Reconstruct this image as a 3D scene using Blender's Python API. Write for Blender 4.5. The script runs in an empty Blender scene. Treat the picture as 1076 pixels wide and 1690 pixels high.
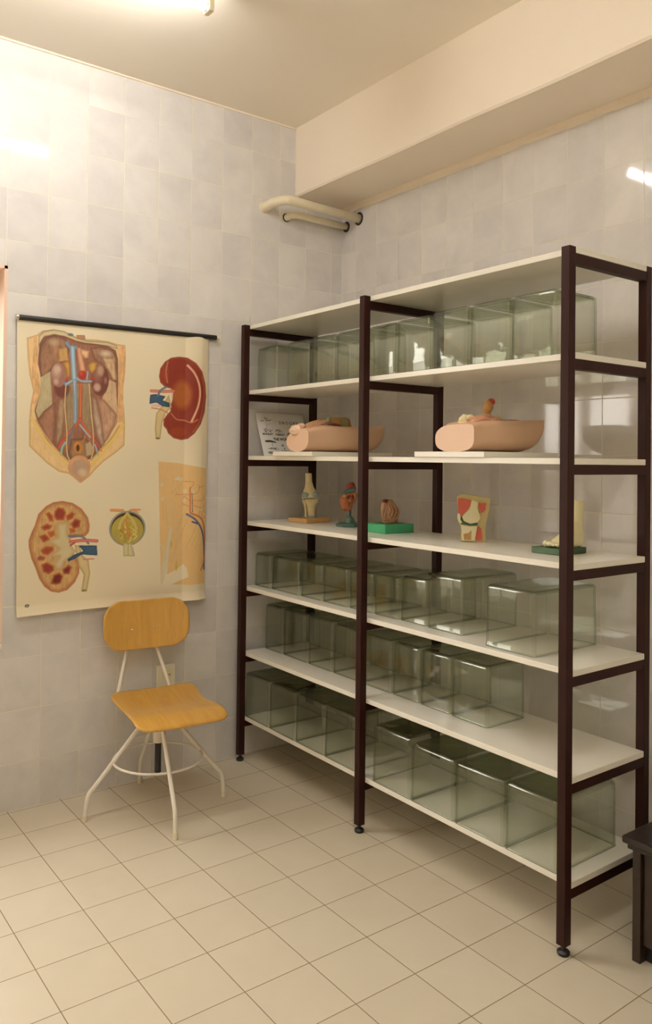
import bpy, bmesh, math, random
import numpy as np
from mathutils import Vector, Matrix, noise
random.seed(7)
C = bpy.context.scene.collection
PI = math.pi

# ------------------------------------------------------------------ materials
def new_mat(name):
    m = bpy.data.materials.new(name); m.use_nodes = True
    nt = m.node_tree; nt.nodes.clear()
    out = nt.nodes.new('ShaderNodeOutputMaterial')
    return m, nt, out

class G:
    """tiny helper for node maths"""
    def __init__(s, nt): s.nt = nt
    def n(s, t, **k):
        n = s.nt.nodes.new(t)
        for a, b in k.items(): setattr(n, a, b)
        return n
    def link(s, a, b): s.nt.links.new(a, b)
    def m(s, op, a, b=None, c=None, clamp=False):
        n = s.n('ShaderNodeMath', operation=op, use_clamp=clamp)
        for i, v in enumerate((a, b, c)):
            if v is None: continue
            if isinstance(v, (int, float)): n.inputs[i].default_value = v
            else: s.link(v, n.inputs[i])
        return n.outputs[0]
    def mix(s, f, a, b, mode='MIX'):
        n = s.n('ShaderNodeMix', data_type='RGBA', blend_type=mode)
        for sock, v in ((n.inputs[0], f), (n.inputs[6], a), (n.inputs[7], b)):
            if isinstance(v, (int, float)): sock.default_value = v
            elif isinstance(v, tuple): sock.default_value = v if len(v) == 4 else v + (1,)
            else: s.link(v, sock)
        return n.outputs[2]
    def noise(s, vec, scale, detail=3, rough=.5, dist=0):
        n = s.n('ShaderNodeTexNoise'); n.inputs['Scale'].default_value = scale
        n.inputs['Detail'].default_value = detail; n.inputs['Roughness'].default_value = rough
        n.inputs['Distortion'].default_value = dist
        if vec is not None: s.link(vec, n.inputs['Vector'])
        return n.outputs[0]
    def ramp(s, f, pts):
        n = s.n('ShaderNodeValToRGB'); e = n.color_ramp.elements
        e[0].position, e[0].color = pts[0][0], tuple(pts[0][1]) + (1,)
        e[1].position, e[1].color = pts[-1][0], tuple(pts[-1][1]) + (1,)
        for p, c in pts[1:-1]:
            q = e.new(p); q.color = tuple(c) + (1,)
        s.link(f, n.inputs[0]); return n.outputs[0]

def principled(g, out, color, rough=.5, spec=.5, metal=0, bump=None, bstr=.3, bdist=.002, coat=0, sss=0):
    p = g.n('ShaderNodeBsdfPrincipled')
    if isinstance(color, tuple): p.inputs['Base Color'].default_value = color + (1,)
    else: g.link(color, p.inputs['Base Color'])
    if isinstance(rough, (int, float)): p.inputs['Roughness'].default_value = rough
    else: g.link(rough, p.inputs['Roughness'])
    p.inputs['Specular IOR Level'].default_value = spec
    p.inputs['Metallic'].default_value = metal
    p.inputs['Coat Weight'].default_value = coat
    if bump is not None:
        b = g.n('ShaderNodeBump'); b.inputs['Strength'].default_value = bstr; b.inputs['Distance'].default_value = bdist
        g.link(bump, b.inputs['Height']); g.link(b.outputs[0], p.inputs['Normal'])
    g.link(p.outputs[0], out.inputs[0]); return p

def simple(name, col, rough=.5, metal=0, var=.08, scale=30, spec=.5, bstr=0, coat=0):
    m, nt, out = new_mat(name); g = G(nt)
    tc = g.n('ShaderNodeTexCoord').outputs['Object']
    f = g.noise(tc, scale, 4)
    c = g.mix(f, tuple(max(0, x * (1 - var)) for x in col), tuple(min(1, x * (1 + var)) for x in col))
    principled(g, out, c, rough, spec, metal, f if bstr else None, bstr, .001, coat)
    return m

def tile_mat(name, ua, u0, pu, v_axis, v0, pv, base, grout, gw, rough, var, cloud, dark=None, wave=.25, bumpd=.0012):
    """ceramic tiles laid in world metres: ua / v_axis are the axes, u0 / v0 the grid phase, pu / pv the pitch"""
    m, nt, out = new_mat(name); g = G(nt)
    pos = g.n('ShaderNodeNewGeometry').outputs['Position']
    sp = g.n('ShaderNodeSeparateXYZ'); g.link(pos, sp.inputs[0])
    def ax(a, o, p): return g.m('DIVIDE', g.m('SUBTRACT', sp.outputs[a], o), p)
    u, v = ax(ua, u0, pu), ax(v_axis, v0, pv)
    fu, fv = g.m('FRACT', u), g.m('FRACT', v)
    du = g.m('MULTIPLY', g.m('MINIMUM', fu, g.m('SUBTRACT', 1, fu)), pu)
    dv = g.m('MULTIPLY', g.m('MINIMUM', fv, g.m('SUBTRACT', 1, fv)), pv)
    d = g.m('MINIMUM', du, dv)
    mask = g.m('SUBTRACT', 1, g.m('DIVIDE', g.m('SUBTRACT', d, gw * .35), gw * .3, clamp=True), clamp=True)
    cmb = g.n('ShaderNodeCombineXYZ'); g.link(g.m('FLOOR', u), cmb.inputs[0]); g.link(g.m('FLOOR', v), cmb.inputs[1])
    wn = g.n('ShaderNodeTexWhiteNoise', noise_dimensions='3D'); g.link(cmb.outputs[0], wn.inputs[0])
    # each tile gets its own piece of marbling
    off = g.n('ShaderNodeVectorMath', operation='MULTIPLY_ADD')
    g.link(wn.outputs['Color'], off.inputs[0]); off.inputs[1].default_value = (9, 9, 9); g.link(pos, off.inputs[2])
    cl = g.noise(off.outputs[0], 5.5, 4, .5, .6)
    cl2 = g.noise(off.outputs[0], 30, 4, .6)
    t = g.m('ADD', g.m('MULTIPLY', g.m('SUBTRACT', cl, .5), cloud), g.m('MULTIPLY', g.m('SUBTRACT', cl2, .5), cloud * .25))
    t = g.m('ADD', t, g.m('MULTIPLY', g.m('SUBTRACT', wn.outputs['Value'], .5), var))
    t = g.m('ADD', t, .5, clamp=True)
    col = g.mix(t, dark or tuple(x * .72 for x in base), base)
    gn = g.noise(pos, 60, 3)
    gcol = g.mix(gn, tuple(x * .8 for x in grout), grout)
    col = g.mix(mask, col, gcol)
    r = g.m('ADD', rough, g.m('MULTIPLY', mask, .5), clamp=True)
    wv = g.noise(off.outputs[0], 7, 1)
    h = g.m('ADD', g.m('MULTIPLY', mask, -1), g.m('MULTIPLY', wv, wave))
    principled(g, out, col, r, .5, 0, h, .6, bumpd)
    return m

def plaster(name, col, rough=.75, s=2.2, bs=.25):
    m, nt, out = new_mat(name); g = G(nt)
    tc = g.n('ShaderNodeTexCoord').outputs['Object']
    a = g.noise(tc, s, 5, .6); b = g.noise(tc, 70, 4)
    c = g.mix(a, tuple(x * .93 for x in col), col)
    principled(g, out, c, rough, .25, 0, g.m('ADD', a, g.m('MULTIPLY', b, .25)), bs, .004)
    return m

def wood(name, light, dark, rough=.3, stretch=(1, 14, 1), scale=6, coat=.3):
    m, nt, out = new_mat(name); g = G(nt)
    tc = g.n('ShaderNodeTexCoord').outputs['Object']
    mp = g.n('ShaderNodeMapping'); mp.inputs['Scale'].default_value = stretch; g.link(tc, mp.inputs[0])
    a = g.noise(mp.outputs[0], scale, 5, .6, .6); b = g.noise(mp.outputs[0], scale * 9, 3)
    c = g.ramp(g.m('ADD', g.m('MULTIPLY', a, .8), g.m('MULTIPLY', b, .2)), [(.3, dark), (.68, light)])
    principled(g, out, c, rough, .5, 0, b, .05, .001, coat)
    return m

def glass_tank_mat(name, face_tint, edge_tint, power=2.2, refl=.03, rough=.04):
    """thin old glass: greenish transmission that deepens where it is seen edge-on, plus a sharp reflection"""
    m, nt, out = new_mat(name); g = G(nt)
    tc = g.n('ShaderNodeTexCoord').outputs['Object']
    w = g.noise(tc, 9, 2, .4, .4)
    bp = g.n('ShaderNodeBump'); bp.inputs['Strength'].default_value = .35; bp.inputs['Distance'].default_value = .004
    g.link(w, bp.inputs['Height'])
    lw = g.n('ShaderNodeLayerWeight'); lw.inputs[0].default_value = .5
    f = g.m('POWER', lw.outputs['Facing'], power)
    col = g.mix(f, face_tint, edge_tint)
    tr = g.n('ShaderNodeBsdfTransparent'); g.link(col, tr.inputs[0])
    gl = g.n('ShaderNodeBsdfGlossy'); gl.inputs['Roughness'].default_value = rough; g.link(bp.outputs[0], gl.inputs['Normal'])
    gl.inputs[0].default_value = (.95, 1, .93, 1)
    lb = g.n('ShaderNodeLayerWeight'); lb.inputs[0].default_value = .5; g.link(bp.outputs[0], lb.inputs['Normal'])
    sch = g.m('ADD', refl, g.m('MULTIPLY', g.m('POWER', lb.outputs['Facing'], 5.0), .85), clamp=True)
    mx = g.n('ShaderNodeMixShader'); g.link(sch, mx.inputs[0])
    g.link(tr.outputs[0], mx.inputs[1]); g.link(gl.outputs[0], mx.inputs[2]); g.link(mx.outputs[0], out.inputs[0])
    return m

def vcol_mat(name, rough=.45, bstr=0):
    m, nt, out = new_mat(name); g = G(nt)
    a = g.n('ShaderNodeVertexColor', layer_name='print')
    principled(g, out, a.outputs[0], rough, .35)
    return m

def emit(name, col, strength):
    m, nt, out = new_mat(name); g = G(nt)
    e = g.n('ShaderNodeEmission'); e.inputs[0].default_value = col + (1,); e.inputs[1].default_value = strength
    g.link(e.outputs[0], out.inputs[0]); return m

# ------------------------------------------------------------------ mesh helpers
def obj(name, bm, mats, parent=None, smooth=False, mods=None, loc=None):
    bmesh.ops.recalc_face_normals(bm, faces=bm.faces)
    me = bpy.data.meshes.new(name); bm.to_mesh(me); bm.free()
    for m in (mats if isinstance(mats, (list, tuple)) else [mats]): me.materials.append(m)
    if smooth:
        for p in me.polygons: p.use_smooth = True
    o = bpy.data.objects.new(name, me); C.objects.link(o)
    if parent is not None: o.parent = parent
    if loc is not None: o.location = loc
    if smooth == 'auto':
        try: me.set_sharp_from_angle(angle=math.radians(38))
        except Exception: pass
    return o

def thing(name, label, cat, loc=(0, 0, 0), rz=0, group=None):
    o = bpy.data.objects.new(name, None); C.objects.link(o)
    o.empty_display_size = .05; o.location = loc; o.rotation_euler = (0, 0, rz)
    o['label'] = label; o['category'] = cat
    if group: o['group'] = group
    return o

def tag(o, label, cat, group=None):
    o['label'] = label; o['category'] = cat
    if group: o['group'] = group
    return o

def struct(name, bm, m, parent=None, smooth=False):
    o = obj(name, bm, m, parent, smooth)
    if parent is None: o['kind'] = 'structure'
    return o

def box(bm, x0, x1, y0, y1, z0, z1, bev=0, mi=0, seg=2, M=None):
    b = bmesh.new()
    bmesh.ops.create_cube(b, size=1)
    for v in b.verts:
        v.co = Vector(((x0 + x1) / 2 + v.co.x * (x1 - x0), (y0 + y1) / 2 + v.co.y * (y1 - y0), (z0 + z1) / 2 + v.co.z * (z1 - z0)))
    if bev: bmesh.ops.bevel(b, geom=b.edges[:], offset=bev, segments=seg, affect='EDGES', profile=.5)
    merge(bm, b, mi, M)

def merge(bm, b, mi=0, M=None):
    if M is not None: bmesh.ops.transform(b, matrix=M, verts=b.verts)
    vs = {v: bm.verts.new(v.co) for v in b.verts}
    for f in b.faces:
        try:
            nf = bm.faces.new([vs[v] for v in f.verts]); nf.material_index = mi
        except ValueError: pass
    b.free()

def rings(bm, rs, close_a=True, close_b=True, mi=0, cyc=False):
    """skin a list of closed point rings"""
    V = [[bm.verts.new(p) for p in r] for r in rs]
    n = len(V[0]); k = len(V)
    for i in range(k if cyc else k - 1):
        a, b = V[i], V[(i + 1) % k]
        for j in range(n):
            try:
                f = bm.faces.new((a[j], a[(j + 1) % n], b[(j + 1) % n], b[j])); f.material_index = mi
            except ValueError: pass
    if close_a: bm.faces.new(V[0][::-1]).material_index = mi
    if close_b: bm.faces.new(V[-1]).material_index = mi
    return V

def tube(bm, pts, rad, n=14, mi=0, caps=True, flat=1.0, up=None):
    """round (or flattened) bar along a polyline with a radius per point"""
    pts = [Vector(p) for p in pts]
    if isinstance(rad, (int, float)): rad = [rad] * len(pts)
    rs = []; ref = Vector(up) if up else None
    for i, p in enumerate(pts):
        a = pts[max(0, i - 1)]; b = pts[min(len(pts) - 1, i + 1)]
        t = (b - a).normalized()
        if ref is None: ref = Vector((0, 0, 1)) if abs(t.z) < .9 else Vector((1, 0, 0))
        s = t.cross(ref).normalized(); u = s.cross(t).normalized(); ref = u
        rs.append([p + (s * math.cos(2 * PI * k / n) + u * flat * math.sin(2 * PI * k / n)) * rad[i] for k in range(n)])
    rings(bm, rs, caps, caps, mi)

def smooth_path(pts, k=6):
    """Catmull-Rom through the points"""
    P = [Vector(p) for p in pts]; P = [P[0] * 2 - P[1]] + P + [P[-1] * 2 - P[-2]]; out = []
    for i in range(1, len(P) - 2):
        for j in range(k):
            t = j / k
            out.append(.5 * ((2 * P[i]) + (P[i + 1] - P[i - 1]) * t + (2 * P[i - 1] - 5 * P[i] + 4 * P[i + 1] - P[i + 2]) * t * t + (3 * P[i] - P[i - 1] - 3 * P[i + 1] + P[i + 2]) * t ** 3))
    out.append(P[-2]); return out

def lathe(bm, prof, n=24, mi=0, M=None, sx=1, sy=1):
    b = bmesh.new()
    rings(b, [[Vector((r * sx * math.cos(2 * PI * k / n), r * sy * math.sin(2 * PI * k / n), z)) for k in range(n)] for r, z in prof])
    merge(bm, b, mi, M)

def blob(bm, c, r, mi=0, sub=3, nz=0, ns=30, rot=None):
    b = bmesh.new(); bmesh.ops.create_icosphere(b, subdivisions=sub, radius=1)
    R = Matrix.Rotation(rot[0], 4, rot[1]) if rot else Matrix()
    for v in b.verts:
        d = 1 + nz * noise.noise(v.co * ns * .1 + Vector(c) * 40)
        v.co = R @ Vector((v.co.x * r[0] * d, v.co.y * r[1] * d, v.co.z * r[2] * d)) + Vector(c)
    merge(bm, b, mi)

def prism(bm, pts, a, b_, plane='xz', mi=0, bev=0):
    """outline in a plane, given thickness a..b_ along the third axis"""
    def P(u, v, w): return (u, w, v) if plane == 'xz' else ((w, u, v) if plane == 'yz' else (u, v, w))
    b = bmesh.new()
    rings(b, [[Vector(P(u, v, a)) for u, v in pts], [Vector(P(u, v, b_)) for u, v in pts]])
    if bev: bmesh.ops.bevel(b, geom=[e for e in b.edges if len(e.link_faces) == 2 and e.calc_face_angle(0) > .9], offset=bev, segments=2, affect='EDGES')
    merge(bm, b, mi)

def remesh(o, vox=.003, it=6, fac=.5):
    m = o.modifiers.new('skin', 'REMESH'); m.mode = 'VOXEL'; m.voxel_size = vox; m.use_smooth_shade = True
    s = o.modifiers.new('soften', 'SMOOTH'); s.factor = fac; s.iterations = it
    return o

def rrect(hx, hy, r, n=5):
    out = []
    for cx, cy, a0 in ((hx - r, hy - r, 0), (-hx + r, hy - r, 90), (-hx + r, -hy + r, 180), (hx - r, -hy + r, 270)):
        for k in range(n + 1):
            a = math.radians(a0 + 90 * k / n); out.append((cx + r * math.cos(a), cy + r * math.sin(a)))
    return out

# ------------------------------------------------------------------ materials in use
WX, WZ = .155, .200
tile_base, tile_dark = (.76, .73, .695), (.585, .565, .555)
M_wall_b = tile_mat('wall_tiles_back', 0, -1.4582, WX, 2, 1.3782, WZ, tile_base, (.84, .79, .67), .0032, .055, .42, 1.3, tile_dark)
M_wall_r = tile_mat('wall_tiles_right', 1, -1.1957, .1542, 2, 1.3782, WZ, tile_base, (.84, .79, .67), .0032, .055, .42, 1.3, tile_dark)
M_floor = tile_mat('floor_tiles', 0, -1.5775, .2006, 1, -1.0155, .1995, (.69, .63, .50), (.28, .20, .12), .0026, .30, .14, .7, (.59, .525, .40), .15, .0008)
M_ceil = plaster('ceiling_plaster', (.90, .835, .73), .8, 1.2, .1)
M_beam = plaster('beam_plaster', (.92, .82, .69), .7, 2.5, .35)
M_trim = plaster('trim_plaster', (.90, .79, .64), .7, 9, .5)
M_reveal = plaster('reveal_plaster', (.82, .60, .48), .6)
M_steel = simple('dark_brown_steel', (.026, .007, .0045), .45, 0, .25, 14, .18)
M_black = simple('black_plastic', (.012, .011, .010), .4)
M_shelf = simple('white_laminate', (.80, .77, .68), .28, 0, .03, 8)
M_white = simple('white_enamel', (.78, .73, .64), .35, 0, .04, 20)
M_ply = wood('beech_plywood', (.64, .37, .075), (.53, .27, .045), .3, (9, 1, 1), 5)
M_oak = wood('pale_wood', (.72, .45, .17), (.55, .30, .09), .4, (1, 8, 1), 30)
M_pipe = simple('cream_pipe_paint', (.76, .68, .50), .35, 0, .08, 25)
M_hole = simple('dark_opening', (.03, .018, .012), .9)
M_chrome = simple('bright_screw', (.75, .73, .70), .2, 1)
M_skin = simple('model_skin', (.66, .43, .275), .42, 0, .06, 9)
M_skincut = simple('model_cut_face', (.74, .51, .36), .45, 0, .04, 14)
M_cream = simple('model_bone', (.72, .63, .36), .4, 0, .12, 40)
M_cart = simple('model_cartilage', (.36, .43, .42), .4, 0, .15, 60)
M_red = simple('model_red', (.42, .045, .03), .35, 0, .3, 50)
M_dred = simple('model_dark_red', (.16, .03, .02), .35, 0, .35, 60)
M_heart = simple('model_heart_muscle', (.46, .15, .06), .35, 0, .4, 45)
M_blue = simple('model_vein_blue', (.10, .15, .16), .4, 0, .2, 40)
M_pink = simple('model_gut_pink', (.58, .30, .19), .4, 0, .25, 60)
M_ochre = simple('model_ochre', (.50, .28, .09), .4, 0, .3, 40)
M_olive = simple('model_olive', (.36, .36, .16), .4, 0, .2, 40)
M_brown = simple('model_brown', (.50, .29, .155), .5, 0, .5, 90, .4, .6)
M_green = simple('green_plastic', (.05, .36, .16), .38, 0, .06)
M_dgreen = simple('dark_green_paint', (.045, .10, .035), .4, 0, .1)
M_teal = simple('teal_grey_paint', (.075, .155, .125), .4, 0, .15)
M_plaster = simple('cream_plaster_cast', (.80, .74, .47), .45, 0, .06, 30)
M_muscle = simple('model_section_red', (.62, .12, .08), .4, 0, .12, 30)
M_paper = simple('white_paper', (.74, .73, .68), .7, 0, .02)
M_ink = simple('black_ink', (.03, .03, .028), .7)
M_cab = wood('dark_brown_veneer', (.026, .010, .005), (.016, .006, .003), .35, (1, 1, 9), 4)
M_cabtop = simple('black_brown_top', (.014, .009, .007), .3)
M_tube = emit('fluorescent_tube_glow', (1.0, .97, .92), 80)
M_paint = plaster('wall_paint', (.74, .68, .58), .7)
M_glass = [glass_tank_mat('greenish_tank_glass', (.986, .989, .976), (.55, .60, .46), 2.4, .045, .03),
           glass_tank_mat('thick_corner_glass', (.935, .95, .905), (.20, .23, .14), 1.9, .065, .10),
           glass_tank_mat('thick_base_glass', (.93, .94, .88), (.42, .45, .32), 1.6, .07, .05)]

# ------------------------------------------------------------------ room
XL, YF, H = -3.6, -3.55, 2.9465
bm = bmesh.new(); box(bm, XL - .2, .2, YF - .2, .2, -.12, 0); struct('floor', bm, M_floor)
bm = bmesh.new(); box(bm, XL - .2, .2, YF - .2, .2, H, H + .12); struct('ceiling', bm, M_ceil)
wx0, wx1, wz0, wz1 = -2.85, -1.608, .62, 2.078
bm = bmesh.new()
box(bm, XL - .2, wx0, 0, .2, 0, H); box(bm, wx1, .2, 0, .2, 0, H); box(bm, wx0, wx1, 0, .2, 0, wz0); box(bm, wx0, wx1, 0, .2, wz1, H)
struct('wall_back', bm, M_wall_b)
bm = bmesh.new(); box(bm, 0, .2, YF - .2, 0, 0, H); struct('wall_right', bm, M_wall_r)
bm = bmesh.new(); box(bm, XL - .2, XL, YF - .2, 0, 0, H); struct('wall_left', bm, M_paint)
bm = bmesh.new(); box(bm, XL, 0, YF - .2, YF, 0, H); struct('wall_front', bm, M_paint)
# plastered beam along the right wall
bm = bmesh.new()
n = 40; rs = []
for i in range(n + 1):
    y = YF + (0 - YF) * i / n
    w = .0025 * noise.noise((y * 3, 1, 2)); w2 = .004 * noise.noise((y * 2.3, 5, 2))
    # the plaster is a little hollow where the beam meets the pipes
    rs.append([Vector((-.285 + w, y, H)), Vector((-.285 + w, y, 2.622 + w2)), Vector((-.278 + w, y, 2.614 + w2)), Vector((0, y, 2.610)), Vector((0, y, H))])
rings(bm, rs); struct('trim_1', bm, M_beam, smooth=False)
# rough plaster strip under the beam, above the last row of tiles
bm = bmesh.new(); rs = []
for i in range(91):
    y = YF + (0 - YF) * i / 90
    a = .006 * noise.noise((y * 9, 3, 1)) + .003 * noise.noise((y * 31, 3, 1))
    rs.append([Vector((0, y, 2.612)), Vector((-.010, y, 2.612)), Vector((-.008 + a * .3, y, 2.590 + a)), Vector((0, y, 2.580 + a))])
rings(bm, rs); struct('trim_2', bm, M_trim)
# thin caulk line where the ceiling meets the tiles
bm = bmesh.new(); box(bm, XL, -.285, -.006, 0, H - .009, H, .002); struct('trim_3', bm, M_trim)
# window in the back wall, only its plastered side shows
bm = bmesh.new()
t = .012
box(bm, wx1 - t, wx1 + .001, -.001, .2, wz0, wz1); box(bm, wx0 - .001, wx0 + t, -.001, .2, wz0, wz1); box(bm, wx0, wx1, -.001, .2, wz1 - t, wz1 + .001)
win = struct('window_1', bm, M_reveal)
bm = bmesh.new(); box(bm, wx0, wx1, -.012, .2, wz0 - .002, wz0 + .02, .004); struct('window_sill', bm, M_white, win)
bm = bmesh.new()
for a, b in ((wx0 + t, wx0 + .07), (wx1 - .07, wx1 - t), ((wx0 + wx1) / 2 - .035, (wx0 + wx1) / 2 + .035)): box(bm, a, b, .12, .17, wz0 + .02, wz1 - t, .003)
for a, b in ((wz0 + .02, wz0 + .08), (wz1 - .072, wz1 - t)): box(bm, wx0 + t, wx1 - t, .12, .17, a, b, .003)
struct('window_frame', bm, M_white, win)
m, nt, out = new_mat('window_glass'); g = G(nt)
tr = g.n('ShaderNodeBsdfTransparent'); gl = g.n('ShaderNodeBsdfGlossy'); gl.inputs['Roughness'].default_value = .02
lw = g.n('ShaderNodeLayerWeight'); lw.inputs[0].default_value = .5; mx = g.n('ShaderNodeMixShader'); g.link(g.m('ADD', .03, g.m('MULTIPLY', g.m('POWER', lw.outputs['Facing'], 5.0), .8), clamp=True), mx.inputs[0]); g.link(tr.outputs[0], mx.inputs[1]); g.link(gl.outputs[0], mx.inputs[2]); g.link(mx.outputs[0], out.inputs[0])
bm = bmesh.new(); box(bm, wx0 + .05, wx1 - .05, .143, .147, wz0 + .06, wz1 - .05); struct('window_glass', bm, m, win)

# ------------------------------------------------------------------ fluorescent lamps
def lamp(y, label):
    r = thing('fluorescent_lamp', label, 'ceiling lamp', (-1.8, y, H - .001))
    bm = bmesh.new(); box(bm, -.62, .62, -.028, .028, -.040, 0, .005); obj('batten', bm, M_white, r)
    bm = bmesh.new(); tube(bm, [(-.59, 0, -.095), (.59, 0, -.095)], .017, 20); obj('tube', bm, M_tube, r, True)
    for s in (-1, 1):
        bm = bmesh.new(); box(bm, s * .600 - .012, s * .600 + .012, -.022, .022, -.117, -.036, .006)
        tube(bm, [(s * .585, 0, -.095), (s * .596, 0, -.095)], .019, 20); obj('end_cap', bm, M_pipe, r)
    return r
lamp(-.815, 'glowing white fluorescent tube lamp on the ceiling near the poster wall')
lamp(-2.62, 'glowing fluorescent tube lamp on the ceiling above the photographer')

# ------------------------------------------------------------------ storage rack
xf, pa, xr = -.6010, .0292, -.2208
ys = [-.0725, -.9173, -1.8056]; pb = .0283
HT = 1.9552
sb = [1.9376, 1.6425, 1.3475, 1.0535, .7602, .4665, .1792]; ST = .0176
rack = thing('storage_rack', 'tall dark brown steel rack with white shelves along the tiled wall', 'shelving rack', (-.4, -.94, 0))
def W(bm):
    bmesh.ops.translate(bm, verts=bm.verts, vec=(.4, .94, 0)); return bm
for y in ys:
    for x in (xf, xr):
        bm = bmesh.new(); box(bm, x, x + pa, y, y + pb, .027, HT, .0018, seg=2); obj('post', W(bm), M_steel, rack)
        bm = bmesh.new(); cx, cy = x + pa / 2, y + pb / 2
        lathe(bm, [(.0155, 0), (.0175, .003), (.0175, .009), (.012, .014), (.0065, .016), (.0065, .0275)], 20, 0, Matrix.Translation((cx, cy, 0)))
        obj('levelling_foot', W(bm), M_black, rack, 'auto')
    for z in sb:
        bm = bmesh.new(); box(bm, xf + pa - .0004, xr + .0004, y + .0012, y + pb - .0012, z - .0285, z, .0012); obj('cross_rail', W(bm), M_steel, rack)
for z in sb:
    bm = bmesh.new(); box(bm, xf + pa + .0004, xr - .0004, ys[2], ys[0] + pb, z, z + ST, .0012); obj('shelf', W(bm), M_shelf, rack)
top = [z + ST for z in sb]

# ------------------------------------------------------------------ glass tanks
def tank_mesh(bm, D, Wd, h, seed, t=.0045, rv=.011, rt=.012, taper=.985):
    def ring(hx, hy, r, z, dz=0):
        return [Vector((x, y, z + dz)) for x, y in rrect(hx, hy, max(.0015, r), 6)]
    hx, hy = D / 2, Wd / 2
    prof = []
    for s in (.04, .35, .7, .9): prof.append((1 - (1 - s), s))
    rs = []
    def top_rings(off, sag, order):
        L = []
        for s in (.03, .3, .55, .78, .93):
            L.append(ring((hx * taper - rt - off * .2) * s, (hy * taper - rt - off * .2) * s, rv * s, h - off - sag * (1 - s * s)))
        for k in range(6):
            a = PI / 2 * (1 - k / 5)
            q = max(.001, rt - off)
            L.append(ring(hx * taper - rt + q * math.cos(a), hy * taper - rt + q * math.cos(a), rv - off, h - rt + q * math.sin(a)))
        return L
    out = top_rings(0, .006, 1)
    for k in range(1, 5):
        f = k / 5; sc = taper + (1 - taper) * f
        out.append(ring(hx * sc, hy * sc, rv, (h - rt) * (1 - f)))
    out += [ring(hx, hy, rv, .006), ring(hx + .0012, hy + .0012, rv, .003), ring(hx, hy, rv, 0)]
    inn = [ring(hx - t, hy - t, rv - t, 0), ring(hx - t, hy - t, rv - t, .006)]
    for k in range(4, 0, -1):
        f = k / 5; sc = taper + (1 - taper) * f
        inn.append(ring(hx * sc - t, hy * sc - t, rv - t, (h - rt) * (1 - f)))
    inn += top_rings(t * 1.25, .009, 1)[::-1]
    V = rings(bm, out + inn)
    nr = len(V); where = {}
    for i, r_ in enumerate(V):
        for j, v_ in enumerate(r_): where[v_] = (i, j)
    for fc in bm.faces:
        if len(fc.verts) != 4: fc.material_index = 2; continue
        ii = sorted(where[v_][0] for v_ in fc.verts); jj = sorted({where[v_][1] for v_ in fc.verts})
        lo = min(ii[0], nr - 1 - ii[-1])
        if lo < 4: fc.material_index = 2
        elif lo < 10 or lo >= 15: fc.material_index = 1
        else: fc.material_index = 1 if (jj[1] - jj[0] == 1 and jj[0] % 7 != 6) else 0
    for v in bm.verts:
        k = .0016 * min(1, v.co.z / .03)
        p = v.co * 11 + Vector((seed * 7.3, 0, 0))
        v.co += Vector((noise.noise(p), noise.noise(p + Vector((9, 0, 0))), noise.noise(p + Vector((0, 9, 0))))) * k

ORD = ['first', 'second', 'third', 'fourth', 'fifth', 'sixth', 'seventh', 'eighth', 'ninth']
def tank_row(name, level, grp, rows):
    for i, (xfr, depth, y0, y1, h) in enumerate(rows):
        yc = (y0 + y1) / 2; w = abs(y1 - y0)
        bm = bmesh.new(); tank_mesh(bm, depth, w, h, i + level * 13)
        bm.normal_update()
        o = obj('glass_tank', bm, M_glass, None, True)
        o.location = (xfr + depth / 2, yc, top[level] + .0003)
        tag(o, name % ORD[i], 'glass tank', grp)
A_ = -.545
tank_row('clear glass tank on the shelf under the rack top, %s from the poster wall', 1, 'upturned glass tanks on the highest tank shelf',
  [(A_, .20, -.090, -.248, .192), (A_, .22, -.330, -.490, .190), (A_, .22, -.506, -.664, .192), (A_, .22, -.676, -.850, .192), (A_, .22, -.868, -1.020, .190),
   (A_, .24, -1.032, -1.196, .192), (A_, .24, -1.208, -1.370, .198), (A_, .22, -1.382, -1.546, .198), (A_, .20, -1.552, -1.722, .198)])
tank_row('greenish glass tank on the shelf below the anatomy models, %s from the poster wall', 4, 'upturned glass tanks below the anatomy models',
  [(-.520, .26, -.052, -.175, .150), (-.515, .26, -.185, -.396, .150), (-.510, .26, -.404, -.552, .150), (-.510, .26, -.560, -.718, .152), (-.505, .26, -.726, -.868, .152),
   (-.505, .26, -.876, -1.008, .152), (-.500, .26, -1.016, -1.150, .162), (-.505, .28, -1.160, -1.325, .188), (-.545, .31, -1.459, -1.652, .193)])
tank_row('greenish glass tank on the second lowest shelf, %s from the poster wall', 5, 'upturned glass tanks on the second shelf up',
  [(-.460, .22, -.052, -.192, .205), (-.458, .22, -.199, -.384, .208), (-.458, .22, -.391, -.557, .206), (-.458, .22, -.565, -.735, .200),
   (-.458, .22, -.745, -.920, .196), (-.456, .22, -.927, -1.070, .197), (-.456, .22, -1.077, -1.223, .197), (-.458, .19, -1.232, -1.395, .200)])
E_ = -.5705
tank_row('large greenish glass tank on the bottom shelf, %s from the poster wall', 6, 'large upturned glass tanks on the bottom shelf',
  [(E_, .29, -.062, -.262, .196), (E_, .29, -.266, -.460, .197), (E_, .29, -.464, -.657, .197), (E_, .29, -.662, -.850, .200),
   (E_, .29, -.952, -1.150, .205), (E_, .29, -1.154, -1.355, .196), (E_, .29, -1.360, -1.561, .196), (E_, .29, -1.566, -1.755, .200)])

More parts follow.
